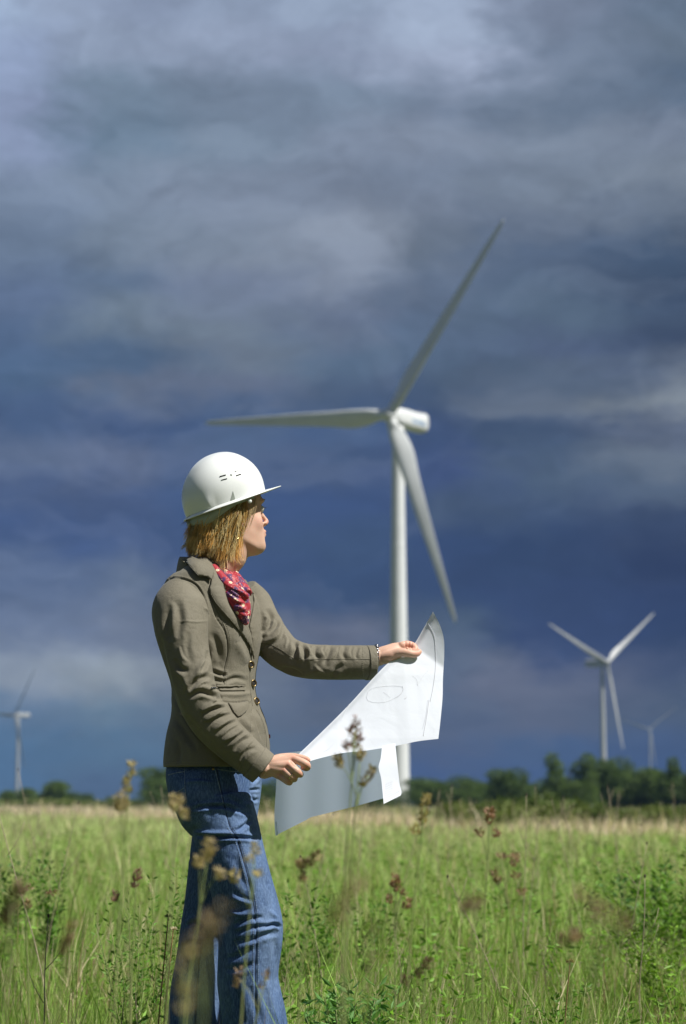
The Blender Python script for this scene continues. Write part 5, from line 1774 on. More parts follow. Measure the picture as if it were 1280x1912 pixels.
def build_body():
    g = Geo()
    tf = lambda VF: ([tuple(H(v)) for v in VF[0]], VF[1])
    # face and skull as stacked sections
    rows = [  # z front back halfwidth
        (-.104, .066, .010, .012), (-.100, .078, -.002, .024), (-.092, .0875, -.018, .038), (-.080, .0915, -.035, .047), (-.066, .0885, -.05, .054),
        (-.052, .0885, -.06, .059), (-.040, .0885, -.07, .062), (-.026, .0875, -.078, .0635), (-.010, .0860, -.086, .067), (.006, .0840, -.092, .0695),
        (.020, .0830, -.096, .071), (.034, .0895, -.098, .072), (.048, .0915, -.098, .073), (.065, .0895, -.096, .073), (.085, .081, -.09, .069), (.105, .062, -.074, .058), (.120, .034, -.045, .036), (.126, .005, -.015, .010)]
    S = cr(rows, 60)
    rings = []
    th = np.linspace(0, 2 * math.pi, 48, endpoint=False)
    for z, fr, bk, hw in S:
        c = (fr + bk) / 2; A = (fr - bk) / 2
        rr = []
        for q in th:
            cx = math.cos(q)
            x = c + A * math.copysign(abs(cx) ** 0.9, cx)
            y = hw * math.copysign(abs(math.sin(q)) ** 0.85, math.sin(q)) * (1 - 0.10 * max(0, cx))
            rr.append((x, y, z))
        rings.append(rr)
    g.add(*tf(rings_to_mesh(rings)))
    # nose
    g.add(*tf(tube([(.082, 0, .034, .0070), (.087, 0, .018, .0080), (.0950, 0, .002, .0082), (.1055, 0, -.0125, .0070), (.103, 0, -.019, .0064), (.090, 0, -.024, .007)], nr=14, n=24)))
    for s in (-1, 1):
        g.add(*tf(ellipsoid((.0955, s * .0105, -.0180), (.0075, .0052, .0055))))
        g.add(*tf(ellipsoid((.050, s * .036, -.016), (.028, .022, .032))))       # cheek
        g.add(*tf(ellipsoid((.082, s * .030, .040), (.012, .024, .007))))        # brow ridge
        g.add(*tf(ellipsoid((.072, s * .031, .018), (.0125, .0125, .0115))))     # eyelid dome
        # ear: rim and lobe
        ear = [(-.004, s * .074, -.028, .0055), (-.010, s * .079, -.012, .005), (-.016, s * .083, .008, .0045), (-.012, s * .084, .026, .0045), (.000, s * .081, .032, .0045), (.007, s * .076, .022, .004)]
        g.add(*tf(tube(ear, nr=10, n=24, round_ends=True)))
        g.add(*tf(ellipsoid((-.003, s * .075, .000), (.010, .004, .024))))
        g.add(*tf(ellipsoid((.001, s * .0755, -.026), (.007, .0045, .009))))
    # lips and chin
    g.add(*tf(ellipsoid((.0895, 0, -.0410), (.0088, .021, .0052))))
    g.add(*tf(ellipsoid((.0880, 0, -.0515), (.0088, .019, .0058))))
    g.add(*tf(ellipsoid((.0785, 0, -.082), (.0145, .019, .0145))))
    # jaw corners
    for s in (-1, 1):
        g.add(*tf(tube([(.004, s * .052, -.056, .010), (.04, s * .040, -.077, .011), (.070, s * .016, -.088, .010)], nr=12, n=14, round_ends=True)))
    # neck
    n0 = H((-.018, 0, -.03)); n1 = H((-.016, 0, -.085)); n2 = W(395, 1066, -.005); n3 = W(388, 1110, .0)
    g.add(*tube([(n0.x, n0.y, n0.z, .056), (n1.x, n1.y, n1.z, .053), ((n1.x + n2.x) / 2 + .004, 0, (n1.z + n2.z) / 2, .0515), (n2.x, n2.y, n2.z, .056), (n3.x, n3.y, n3.z, .085)], nr=32, n=30))
    # neck tendon towards the collar bone
    t0 = H((-.006, -.060, -.05)); 
    g.add(*wtube([(432, 1020, -.045, .010), (421, 1045, -.045, .010), (417, 1068, -.045, .011), (416, 1085, -.045, .012)], nr=12, n=16))
    # chest showing in the neck opening
    # hidden core of the figure, inside the clothes
    g.add(*wtube([(388, 1100, .0, .05, .08), (390, 1180, .0, .06, .09), (396, 1290, .0, .06, .09), (400, 1400, .0, .07, .11), (410, 1500, .0, .07, .12)], nr=24, n=20, up=(0, 1, 0)))
    g.add(*wtube([(400, 1500, -.07, .05), (448, 1700, -.10, .04), (470, 1960, -.09, .03), (484, 2085, -.09, .028)], nr=16, n=20))
    g.add(*wtube([(415, 1500, .08, .05), (388, 1700, .09, .04), (368, 1960, .085, .03), (360, 2075, .085, .028)], nr=16, n=20))
    g.add(*wtube([(350, 1110, -.10, .04), (345, 1200, -.18, .036), (366, 1295, -.198, .032), (430, 1385, -.182, .028), (497, 1438, -.164, .0225, .027)], nr=18, n=24))
    g.add(*wtube([(452, 1122, .10, .03), (508, 1197, .07, .03), (548, 1226, .04, .032), (650, 1232, .05, .027), (712, 1226, .066, .0215, .024)], nr=18, n=24))
    # right hand, back of the hand towards us, fingers curled round the edge of the paper
    hr = []
    WR = (497, 1434, -.166)
    kn = {'i': (545, 1417, -.172), 'm': (538, 1427, -.180), 'r': (529, 1437, -.179), 'p': (520, 1447, -.172)}
    for k, (x, y, d) in kn.items():
        g.add(*wtube([(WR[0] + {'i': 2, 'm': 0, 'r': -3, 'p': -5}[k], WR[1] + {'i': -8, 'm': -2, 'r': 3, 'p': 8}[k], WR[2], .0175), ((WR[0] + x) / 2, (WR[1] + y) / 2 - 1, (WR[2] + d) / 2 - .003, .0160), (x, y, d, .0118)], nr=14, n=12, round_ends=True))
    g.add(*wtube([(503, 1430, -.156, .02), (524, 1427, -.156, .021), (540, 1430, -.158, .016)], nr=16, n=10, round_ends=True))
    fingers = [
        [(545, 1417, -.172, .0112), (558, 1421, -.182, .0103), (571, 1427, -.184, .0103), (573.5, 1432, -.172, .0096), (571, 1434, -.158, .0088), (566, 1433, -.146, .0080)],
        [(538, 1427, -.180, .0115), (547, 1434, -.190, .0106), (553.5, 1440, -.192, .0102), (559, 1445, -.180, .0094), (560, 1446, -.165, .0088), (554, 1443, -.150, .0080)],
        [(529, 1437, -.179, .0112), (538, 1445, -.188, .0102), (545.5, 1451, -.188, .0098), (549, 1454, -.175, .0092), (548, 1454, -.161, .0086), (543, 1451, -.148, .0078)],
        [(520, 1447, -.172, .0104), (529, 1454, -.180, .0092), (537.5, 1460, -.178, .0088), (540.5, 1461, -.166, .0082), (539, 1460, -.154, .0076), (535, 1458, -.144, .0070)],
        [(506, 1424, -.150, .016), (524, 1417, -.140, .0140), (543, 1414, -.138, .0115), (558, 1415, -.144, .0100), (568, 1417, -.150, .0092), (574, 1418.5, -.154, .0078)]]
    for f in fingers:
        g.add(*wtube(f, nr=14, n=26, round_ends=True))
    # left hand: palm side and thumb towards us, fingers closed behind the sheet
    g.add(*wtube([(709, 1225, .066, .0215, .024), (722, 1222, .068, .022, .025), (738, 1218, .074, .021, .026), (754, 1213, .082, .0165, .022)], nr=20, n=16, round_ends=True))
    g.add(*wtube([(716, 1227, .056, .016), (732, 1224, .048, .0155), (746, 1218, .046, .0125)], nr=16, n=12, round_ends=True))
    for k in range(4):
        dx = [0, -1, -4, -9][k]; dy = [0, 1.5, 4, 7][k]; yy = .070 + .019 * k; s = [1, 1, .95, .85][k]
        g.add(*wtube([(750 + dx * .5, 1205 + dy, yy, .0108 * s), (761 + dx, 1203 + dy, yy + .004, .0100 * s), (771 + dx, 1206.5 + dy, yy + .002, .0096 * s), (775 + dx, 1213 + dy, yy - .004, .0090 * s), (770 + dx, 1216 + dy, yy - .008, .0084 * s), (762 + dx, 1214 + dy, yy - .008, .0076 * s)], nr=14, n=26, round_ends=True))
    g.add(*wtube([(735, 1222, .046, .0135), (748, 1218.5, .040, .0120), (760, 1219, .038, .0112), (770, 1221, .040, .0106), (778, 1220, .044, .0096), (782, 1217, .047, .0080)], nr=14, n=26, round_ends=True))
    me = remesh(g, 0.0019, 4, 0.5)
    V, Nn = mesh_arrays(me)
    # soften the face so the modelled forms run into each other
    loc = (V - np.array(HEAD_O)) @ np.array(HROT)
    w = ((loc[:, 2] > -.115) & (np.abs(loc[:, 0]) < .13) & (np.abs(loc[:, 1]) < .11)).astype(float) * 0.5
    for p_, s_ in (((.104, 0, -.016), .011), ((.092, 0, -.046), .021), ((-.005, -.08, 0), .03), ((-.005, .08, 0), .03), ((.085, -.03, .02), .010), ((.085, .03, .02), .010)):
        w *= 1 - .93 * np.exp(-(np.linalg.norm(loc - np.array(p_), axis=1) / s_) ** 4)
    E = np.empty(len(me.edges) * 2, np.int32); me.edges.foreach_get('vertices', E); E = E.reshape(-1, 2)
    E = E[(w[E[:, 0]] > 0) | (w[E[:, 1]] > 0)]
    cnt = np.bincount(E.ravel(), minlength=len(V)); cnt = np.maximum(cnt, 1)
    for _ in range(80):
        A = np.stack([np.bincount(E[:, 0], V[E[:, 1], j], len(V)) + np.bincount(E[:, 1], V[E[:, 0], j], len(V)) for j in range(3)], 1) / cnt[:, None]
        V = V + (A - V) * w[:, None]
    set_co(me, V); V, Nn = mesh_arrays(me)
    P = proj(V)
    # knuckle creases
    st = [([(756, 1198), (757, 1206), (759, 1213)], 1.0, 1.6, 'groove'), ([(763, 1198), (763, 1206), (764, 1213)], 0.9, 1.3, 'groove'), ([(769, 1200), (768, 1207), (769, 1213)], 0.9, 1.3, 'groove'),
          ([(541, 1422), (548, 1430), (556, 1434)], 1.3, 1.6, 'groove'), ([(532, 1433), (540, 1441), (548, 1446)], 1.3, 1.6, 'groove'), ([(523, 1444), (532, 1451), (541, 1456)], 1.2, 1.4, 'groove')]
    V = displace_strokes(V, Nn, st)
    set_co(me, V)
    # skin tones
    base = np.array([0.62, 0.40, 0.30])
    c = np.tile(base, (len(V), 1))
    loc = (V - np.array(HEAD_O)) @ np.array(HROT)       # into head frame
    def blob(p, s, col, a):
        w = a * np.exp(-np.sum(((loc - np.array(p)) / np.array(s)) ** 2, axis=1))
        return w[:, None], np.array(col)
    for p, s, col, a in (((.092, 0, -.046), (.012, .018, .0075), (.50, .17, .15), .85), ((.07, -.04, -.015), (.03, .03, .02), (.62, .30, .24), .45), ((.107, 0, -.016), (.012, .012, .010), (.66, .28, .23), .6), ((0, -.078, 0), (.02, .012, .03), (.62, .28, .22), .6)):
        w, cc = blob(p, s, col, a); c = c * (1 - w) + cc * w
    # redder knuckles and fingertips
    for (x, y, r_) in ((546, 1415, 6), (538, 1427, 6), (529, 1437, 6), (520, 1448, 6), (573, 1430, 6), (574, 1418, 5), (560, 1445, 5), (549, 1453, 5), (540, 1461, 5), (779, 1219, 7), (773, 1206, 7), (762, 1204, 8)):
        m_ = (np.hypot(P[:, 0] - x, P[:, 1] - y) < 30)
        w = (0.55 * np.exp(-((P[:, 0] - x) ** 2 + (P[:, 1] - y) ** 2) / r_ ** 2) * m_)[:, None]
        c = c * (1 - w) + np.array([0.66, 0.27, 0.19]) * w
    add_tint(me, c)
    o = obj_from_mesh('body', me, M_SKIN)
    part(o)


build_body()


def face_details():
    # brow, lashes and eye on both sides; each a small curved piece
    for s in (-1, 1):
        g = Geo(); g.add(*tube([tuple(H((.0955, s * .014, .0395))) + (.0020,), tuple(H((.0940, s * .027, .0435))) + (.0019,), tuple(H((.0835, s * .042, .0425))) + (.0010,)], nr=8, n=12))
        part(g.obj('eyebrow', M_BROW))
        e = H((.0775, s * .031, .0185))
        g = Geo(); g.add(*ellipsoid(e, (.0105, .0105, .0105))); eo = part(g.obj('eye', M_EYE))
        g = Geo(); g.add(*tube([tuple(H((.0880, s * .021, .0185))) + (.0009,), tuple(H((.0915, s * .031, .0205))) + (.0013,), tuple(H((.0850, s * .042, .0180))) + (.0010,)], nr=8, n=12))
        for k in range(9):
            t = k / 8; y = s * (.023 + .019 * t)
            a = H((.0895 - .004 * t, y, .0195)); b = H((.0965 - .003 * t, y + s * .003 * t, .0215))
            g.add(*tube([(a.x, a.y, a.z, .0005), (b.x, b.y, b.z, .0002)], nr=4, n=2))
        g.obj('eyelash', M_LASH, eo, ws=False).matrix_parent_inverse = Matrix.Identity(4)
        eo.children[0].matrix_parent_inverse = Matrix.Identity(4)
    # hoop earring on the near ear
    c = W(443.5, 997, H((.001, -.0755, -.026)).y - .012); rings = []
    for i in range(24):
        a = 2 * math.pi * i / 24
        rings.append([tuple(c + HROT @ Vector(((.0095 + .0011 * math.cos(b)) * math.cos(a), .0011 * math.sin(b), (.012 + .0011 * math.cos(b)) * math.sin(a)))) for b in np.linspace(0, 2 * math.pi, 6, endpoint=False)])
    V = [p for r_ in rings for p in r_]
    F = [(i * 6 + k, ((i + 1) % 24) * 6 + k, ((i + 1) % 24) * 6 + (k + 1) % 6, i * 6 + (k + 1) % 6) for i in range(24) for k in range(6)]
    part(mesh_obj('earring', V, F, M_GOLD))
    # bracelet of silver links at the far cuff
    g = Geo()
    p0 = W(702.5, 1225, .066)
    n = 15
    for i in range(n):
        a = 2 * math.pi * i / n
        off = Vector((0, math.cos(a) * .0290, math.sin(a) * .0285))
        q = Euler((a, 0, 0)).to_matrix()
        g.add(*ellipsoid(p0 + off, (.0066, .0026 + 0.0012, .0052), q, 10, 8))
    for dx in (-.0052, .0052):
        ring = []
        for i in range(30):
            a = 2 * math.pi * i / 30
            ring.append([tuple(p0 + Vector((dx + .0012 * math.cos(b), (.0285 + .0012 * math.sin(b)) * math.cos(a), (.0280 + .0012 * math.sin(b)) * math.sin(a)))) for b in np.linspace(0, 2 * math.pi, 6, endpoint=False)])
        g.add([p for r_ in ring for p in r_], [(i * 6 + k, ((i + 1) % 30) * 6 + k, ((i + 1) % 30) * 6 + (k + 1) % 6, i * 6 + (k + 1) % 6) for i in range(30) for k in range(6)])
    part(g.obj('bracelet', M_SILVER))
    # ring on the near hand
    a = W(540, 1446.5, -.188); b = W(545.5, 1451, -.188)
    dd = (b - a).normalized(); c = a * 0.45 + b * 0.55
    g = Geo(); g.add(*tube([tuple(c - dd * .0022) + (.0108,), tuple(c + dd * .0022) + (.0108,)], nr=20, n=3)); part(g.obj('finger_ring', M_GOLD))


face_details()


def build_hair():
    r = np.random.default_rng(3)
    V = []; F = []; C = []
    def strand(pts, w, col):
        n = len(pts); base = len(V)
        for i, p in enumerate(pts):
            t = i / (n - 1)
            ww = w * (1 - 0.75 * t ** 3)
            d = pts[min(i + 1, n - 1)] - pts[max(i - 1, 0)]
            s = d.cross(p - HEAD_O)
            if s.length < 1e-6: s = Vector((1, 0, 0))
            s.normalize(); u = s.cross(d).normalized()
            V.extend([tuple(p + s * ww), tuple(p + u * ww * .45), tuple(p - s * ww), tuple(p - u * ww * .45)])
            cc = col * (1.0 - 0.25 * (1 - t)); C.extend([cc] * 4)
        for i in range(n - 1):
            for k in range(4):
                a = base + i * 4 + k; b = base + i * 4 + (k + 1) % 4
                F.append((a, b, b + 4, a + 4))
    nlock = 250
    for L in range(nlock):
        # u: 0 just in front of the near ear .. 1 nape .. 2 far ear
        u = r.uniform(0, 1.25) if r.uniform() < .8 else r.uniform(1, 1.9)
        a0 = -(R(92) + (math.pi - R(92)) * u)
        ns = int(r.integers(16, 26))
        layer = r.uniform(0, 1)
        backness = 1 - abs(u - 1)
        ln = -.101 + r.normal(0, .013) + .034 * max(0, backness) ** 1.2
        if r.uniform() < .35: ln += r.uniform(.015, .05)
        flip = r.uniform(.004, .018) + .024 * backness
        if u < .45: flip = r.uniform(-.012, .024)
        twist = r.normal(0, .17)
        fr = r.uniform(0, 6.28); wav = r.uniform(.03, .11)
        lockcol = np.array([1.0, 0.66, 0.21]) * r.uniform(.6, 1.0)
        if r.uniform() < .55: lockcol = np.array([1.0, .84, .46]) * r.uniform(.85, 1.05)
        if r.uniform() < .10: lockcol = np.array([.34, .20, .06])
        fwd = r.uniform(-.014, .006) if u < .4 else 0
        sweep = R(20) * r.uniform(.5, 1.2) if u < .6 else R(6)
        for k in range(ns):
            a = a0 + r.normal(0, .06)
            jit = r.normal(0, .0026, 3)
            pts = []
            m = 12
            for i in range(m):
                t = i / (m - 1)
                z = .064 + (ln - .064) * t
                aa = a + sweep * (1 - t) ** 1.3 * (1 if u < .6 else 0) - sweep * .75 * t + twist * t * t + wav * math.sin(fr + 5.5 * t)
                rad = (.93 + .07 * min(1, t * 2.6)) + .08 * layer * min(1, .3 + t * 2)
                env = 1.0 - .14 * t ** 1.4
                kick = flip * max(0, (t - .5) / .5) ** 1.6
                ex = (.100 * env) * rad + kick; ey = (.0815 * (1.0 - .17 * t ** 1.4)) * rad + kick * .6
                x = -.006 + ex * math.cos(aa) + fwd * t ** 1.6
                y = ey * math.sin(aa)
                pts.append(H((x + jit[0] * t * 1.5, y + jit[1], z + jit[2])))
            strand(pts, r.uniform(.0005, .0012), lockcol * r.uniform(.78, 1.22))
    # under layer so no gaps open to the scalp
    for L in range(420):
        a = r.uniform(R(-270), R(-100)); ln = -.085 + r.normal(0, .008)
        pts = []
        for i in range(8):
            t = i / 7; z = .055 + (ln - .055) * t
            pts.append(H((-.006 + .094 * (1 - .12 * t) * math.cos(a), .079 * (1 - .14 * t) * math.sin(a), z)))
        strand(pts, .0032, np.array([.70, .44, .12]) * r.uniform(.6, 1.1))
    # loose strands in front of the ear
    for L in range(16):
        x0 = r.uniform(.020, .046); end = r.uniform(-.055, -.015); xe = r.uniform(-.004, .022)
        pts = []
        for i in range(10):
            t = i / 9
            pts.append(H((x0 + (xe - x0) * t ** 1.4 + .004 * math.sin(3 * t + L), -(.074 + .007 * math.sin(math.pi * t)) - r.uniform(0, .0006), .045 + (end - .045) * t)))
        strand(pts, r.uniform(.0006, .0011), np.array([.78, .60, .34]) * r.uniform(.8, 1.15))
    # ends that flick forward under the jaw, and a few that lift off at the nape
    for (x0, y0, x1, y1, x2, y2, yy, nn) in ((432, 985, 434, 1018, 454, 1045, -.062, 9), (426, 990, 430, 1024, 448, 1052, -.060, 8), (436, 990, 440, 1015, 450, 1034, -.058, 6), (420, 990, 424, 1030, 434, 1056, -.058, 9), (408, 990, 410, 1026, 416, 1050, -.055, 9),
                                               (362, 985, 350, 1008, 338, 1026, -.02, 9), (366, 985, 356, 1012, 341, 1022, .01, 9), (372, 990, 362, 1016, 352, 1034, -.03, 9), (384, 990, 378, 1020, 372, 1042, -.045, 9)):
        lc = np.array([1.0, .80, .42]) * r.uniform(.7, 1.05)
        for k in range(nn):
            j = r.normal(0, 2.2, 6)
            C3 = cr([(x0 + j[0] * 2, y0 + j[1], yy), (x1 + j[2], y1 + j[3], yy - .004), (x2 + j[4] * .8, y2 + j[5], yy + .002)], 10)
            strand([W(*q) for q in C3], r.uniform(.0008, .0015), lc * r.uniform(.8, 1.15))
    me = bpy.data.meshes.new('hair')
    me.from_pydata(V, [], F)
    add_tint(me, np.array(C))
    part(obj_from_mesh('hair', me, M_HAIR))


build_hair()


# ------------------------------------------------------------------ hard hat
def build_hat():
    O = W(421.5, 943, 0.0)                       # middle of the rim plane
    Q = Euler((0, 0, R(20)), 'XYZ').to_matrix() @ Euler((0, R(-20.5), 0), 'XYZ').to_matrix()
    root = empty('hard_hat', tuple(O))
    tag(root, "white plastic hard hat on the blonde woman's head", 'hard hat')
    def T(v): return tuple(Q @ Vector(v))
    def hobj(name, V, F, mat, par=root, smooth=True):
        return mesh_obj(name, [T(v) for v in V], F, mat, par, smooth)
    def ringxy(t):
        """half length / half width of the shell at height t (0 rim .. 1 crown)"""
        k = max(0.0, 1 - max(0, t) ** 2.5) ** (1 / 2.1)
        return k
    hgt = .140
    n = 72
    def ring(z, k, grow=0.0):
        pts = []
        for i in range(n):
            a = 2 * math.pi * i / n
            c, s = math.cos(a), math.sin(a)
            lx = (.1125 if c > 0 else .1125)
            bul = 1 + .035 * math.sin(math.pi * min(1, z / hgt * 1.25))
            x = (lx * k * bul + grow) * math.copysign(abs(c) ** .93, c) + .010 * (z / hgt)
            y = (.101 * k * bul + grow) * math.copysign(abs(s) ** .95, s)
            pts.append((x, y, z))
        return pts
    rings = [ring(hgt * t, ringxy(t)) for t in list(np.linspace(0.0, .8, 22)) + list(.8 + .2 * np.sin(np.linspace(.08, math.pi / 2, 12)))]
    rings[-1] = [(.010 + 0.0005 * math.cos(2 * math.pi * i / n), .0005 * math.sin(2 * math.pi * i / n), hgt) for i in range(n)]
    V = [p for r_ in rings for p in r_]
    F = [(i * n + j, i * n + (j + 1) % n, (i + 1) * n + (j + 1) % n, (i + 1) * n + j) for i in range(len(rings) - 1) for j in range(n)]
    V = np.array(V)
    # moulded low ridges: one over the crown, one short rib near the back on each side
    ang = np.arctan2(V[:, 1], V[:, 0])
    nr = V / (np.linalg.norm(V, axis=1)[:, None] + 1e-9)
    rid = .0022 * np.exp(-(V[:, 1] / .016) ** 2) * np.clip((V[:, 2] - .05) / .04, 0, 1)
    for s in (-1, 1):
        d = (ang - s * R(132)) / R(6.5)
        rid += .0045 * np.exp(-d ** 4) * np.exp(-((V[:, 2] - .012) / .022) ** 2)
    V = V + nr * rid[:, None]
    sh = hobj('shell', [tuple(v) for v in V], F, M_HAT)
    so = sh.modifiers.new('t', 'SOLIDIFY'); so.thickness = .0025; so.offset = -1
    # brim: narrow gutter all round, growing into the peak at the front
    prof = []
    rings = []
    for i in range(n):
        a = 2 * math.pi * i / n
        c, s = math.cos(a), math.sin(a)
        lx = (.1125 if c > 0 else .1125)
        x0 = lx * math.copysign(abs(c) ** .93, c); y0 = .101 * math.copysign(abs(s) ** .95, s)
        f = max(0, c) ** 1.5
        out = .0085 + .040 * f
        dz = -.0035 - .004 * f + .004 * f * 1.0
        L = math.hypot(x0, y0); ux, uy = x0 / L, y0 / L
        if f > 0: ux, uy = ux * (1 - .0) , uy * (1 - .55 * f)
        z_out = dz + .004 * f
        rr = [(x0 - .001 * ux, y0 - .001 * uy, .0045), (x0 + ux * out * .35, y0 + uy * out * .35, .002 + .001 * f), (x0 + ux * out, y0 + uy * out, z_out + .0012),
              (x0 + ux * (out + .0012), y0 + uy * (out + .0012), z_out), (x0 + ux * out, y0 + uy * out, z_out - .0014), (x0 + ux * out * .3, y0 + uy * out * .3, -.0025), (x0 - .0015 * ux, y0 - .0015 * uy, -.002)]
        rings.append(rr)
    V = [p for r_ in rings for p in r_]; m = 7
    F = [(i * m + j, i * m + (j + 1) % m, ((i + 1) % n) * m + (j + 1) % m, ((i + 1) % n) * m + j) for i in range(n) for j in range(m)]
    hobj('brim', V, F, M_HAT)
    bpy.context.view_layer.update()
    # points on the near flank by photo position
    me = sh.data
    bm = bmesh.new(); bm.from_mesh(me); bmesh.ops.translate(bm, verts=bm.verts, vec=O); HB = BVHTree.FromBMesh(bm); bm.free()
    def hp(x, y):
        h, nn = hit(HB, x, y)
        return h, nn
    for (x0, y0, x1, y1, w) in ((410, 890, 421, 887, .0014), (413, 896.5, 423.5, 893.8, .0011), (438, 880.5, 447, 877.8, .0009), (441, 888, 450, 885, .0014)):
        rows = []
        for t in (0, .5, 1):
            h, nn = hp(x0 + (x1 - x0) * t, y0 + (y1 - y0) * t)
            if h is None: continue
            q = h + nn * .0008 - O
            rows.append((q.x, q.y, q.z, w))
        if len(rows) > 1: g = Geo(); g.add(*tube(rows, nr=8, n=6)); g.obj('vent_slot', M_DARK, root)
    h, nn = hp(431, 887)
    if h is not None:
        g = Geo(); g.add(*ellipsoid(h + nn * .0002 - O, (.0028, .0012, .0028))); g.obj('moulded_dot', M_HATBAND, root)
    # small grey triangular mark above the rim
    pts = [hp(x, y) for x, y in ((430, 934), (438.5, 931), (434.5, 917))]
    if all(p[0] is not None for p in pts):
        a = [p[0] + p[1] * .0012 - O for p in pts]; b = [p[0] - p[1] * .002 - O for p in pts]
        mesh_obj('grey_mark', a + b, [(0, 1, 2), (5, 4, 3), (0, 3, 4, 1), (1, 4, 5, 2), (2, 5, 3, 0)], M_HATBAND, root, False)
    # head harness: band hanging below the rim at the back and sides
    nb = 60; V = []
    for i in range(nb + 1):
        a = R(62) + (R(298) - R(62)) * i / nb
        c, s = math.cos(a), math.sin(a)
        bk = max(0, -c) ** 1.2
        for (k, z) in ((1.045, .006), (1.05, -.006 - .036 * bk), (1.03, -.006 - .036 * bk), (1.02, .006)):
            tuck = 1 + .03 * bk
            V.append((.109 * k * tuck * c, .0945 * k * s, z - .004))
    F = []
    for i in range(nb):
        for k in range(4):
            F.append((i * 4 + k, i * 4 + (k + 1) % 4, (i + 1) * 4 + (k + 1) % 4, (i + 1) * 4 + k))
    F += [(0, 1, 2, 3), (nb * 4 + 3, nb * 4 + 2, nb * 4 + 1, nb * 4)]
    hobj('headband', V, F, M_HATBAND)
    q = W(466, 936, -.085) - O
    g = Geo(); g.add(*ellipsoid(q, (.0055, .003, .0055))); g.obj('strap_knob', M_HAT, root)
    # webbing inside so the shell is not an empty bowl from below
    V = [T((.095 * math.cos(a), .08 * math.sin(a), .035)) for a in np.linspace(0, 2 * math.pi, 40, endpoint=False)]
    mesh_obj('webbing', V, [tuple(range(40))], M_HATBAND, root)


build_hat()
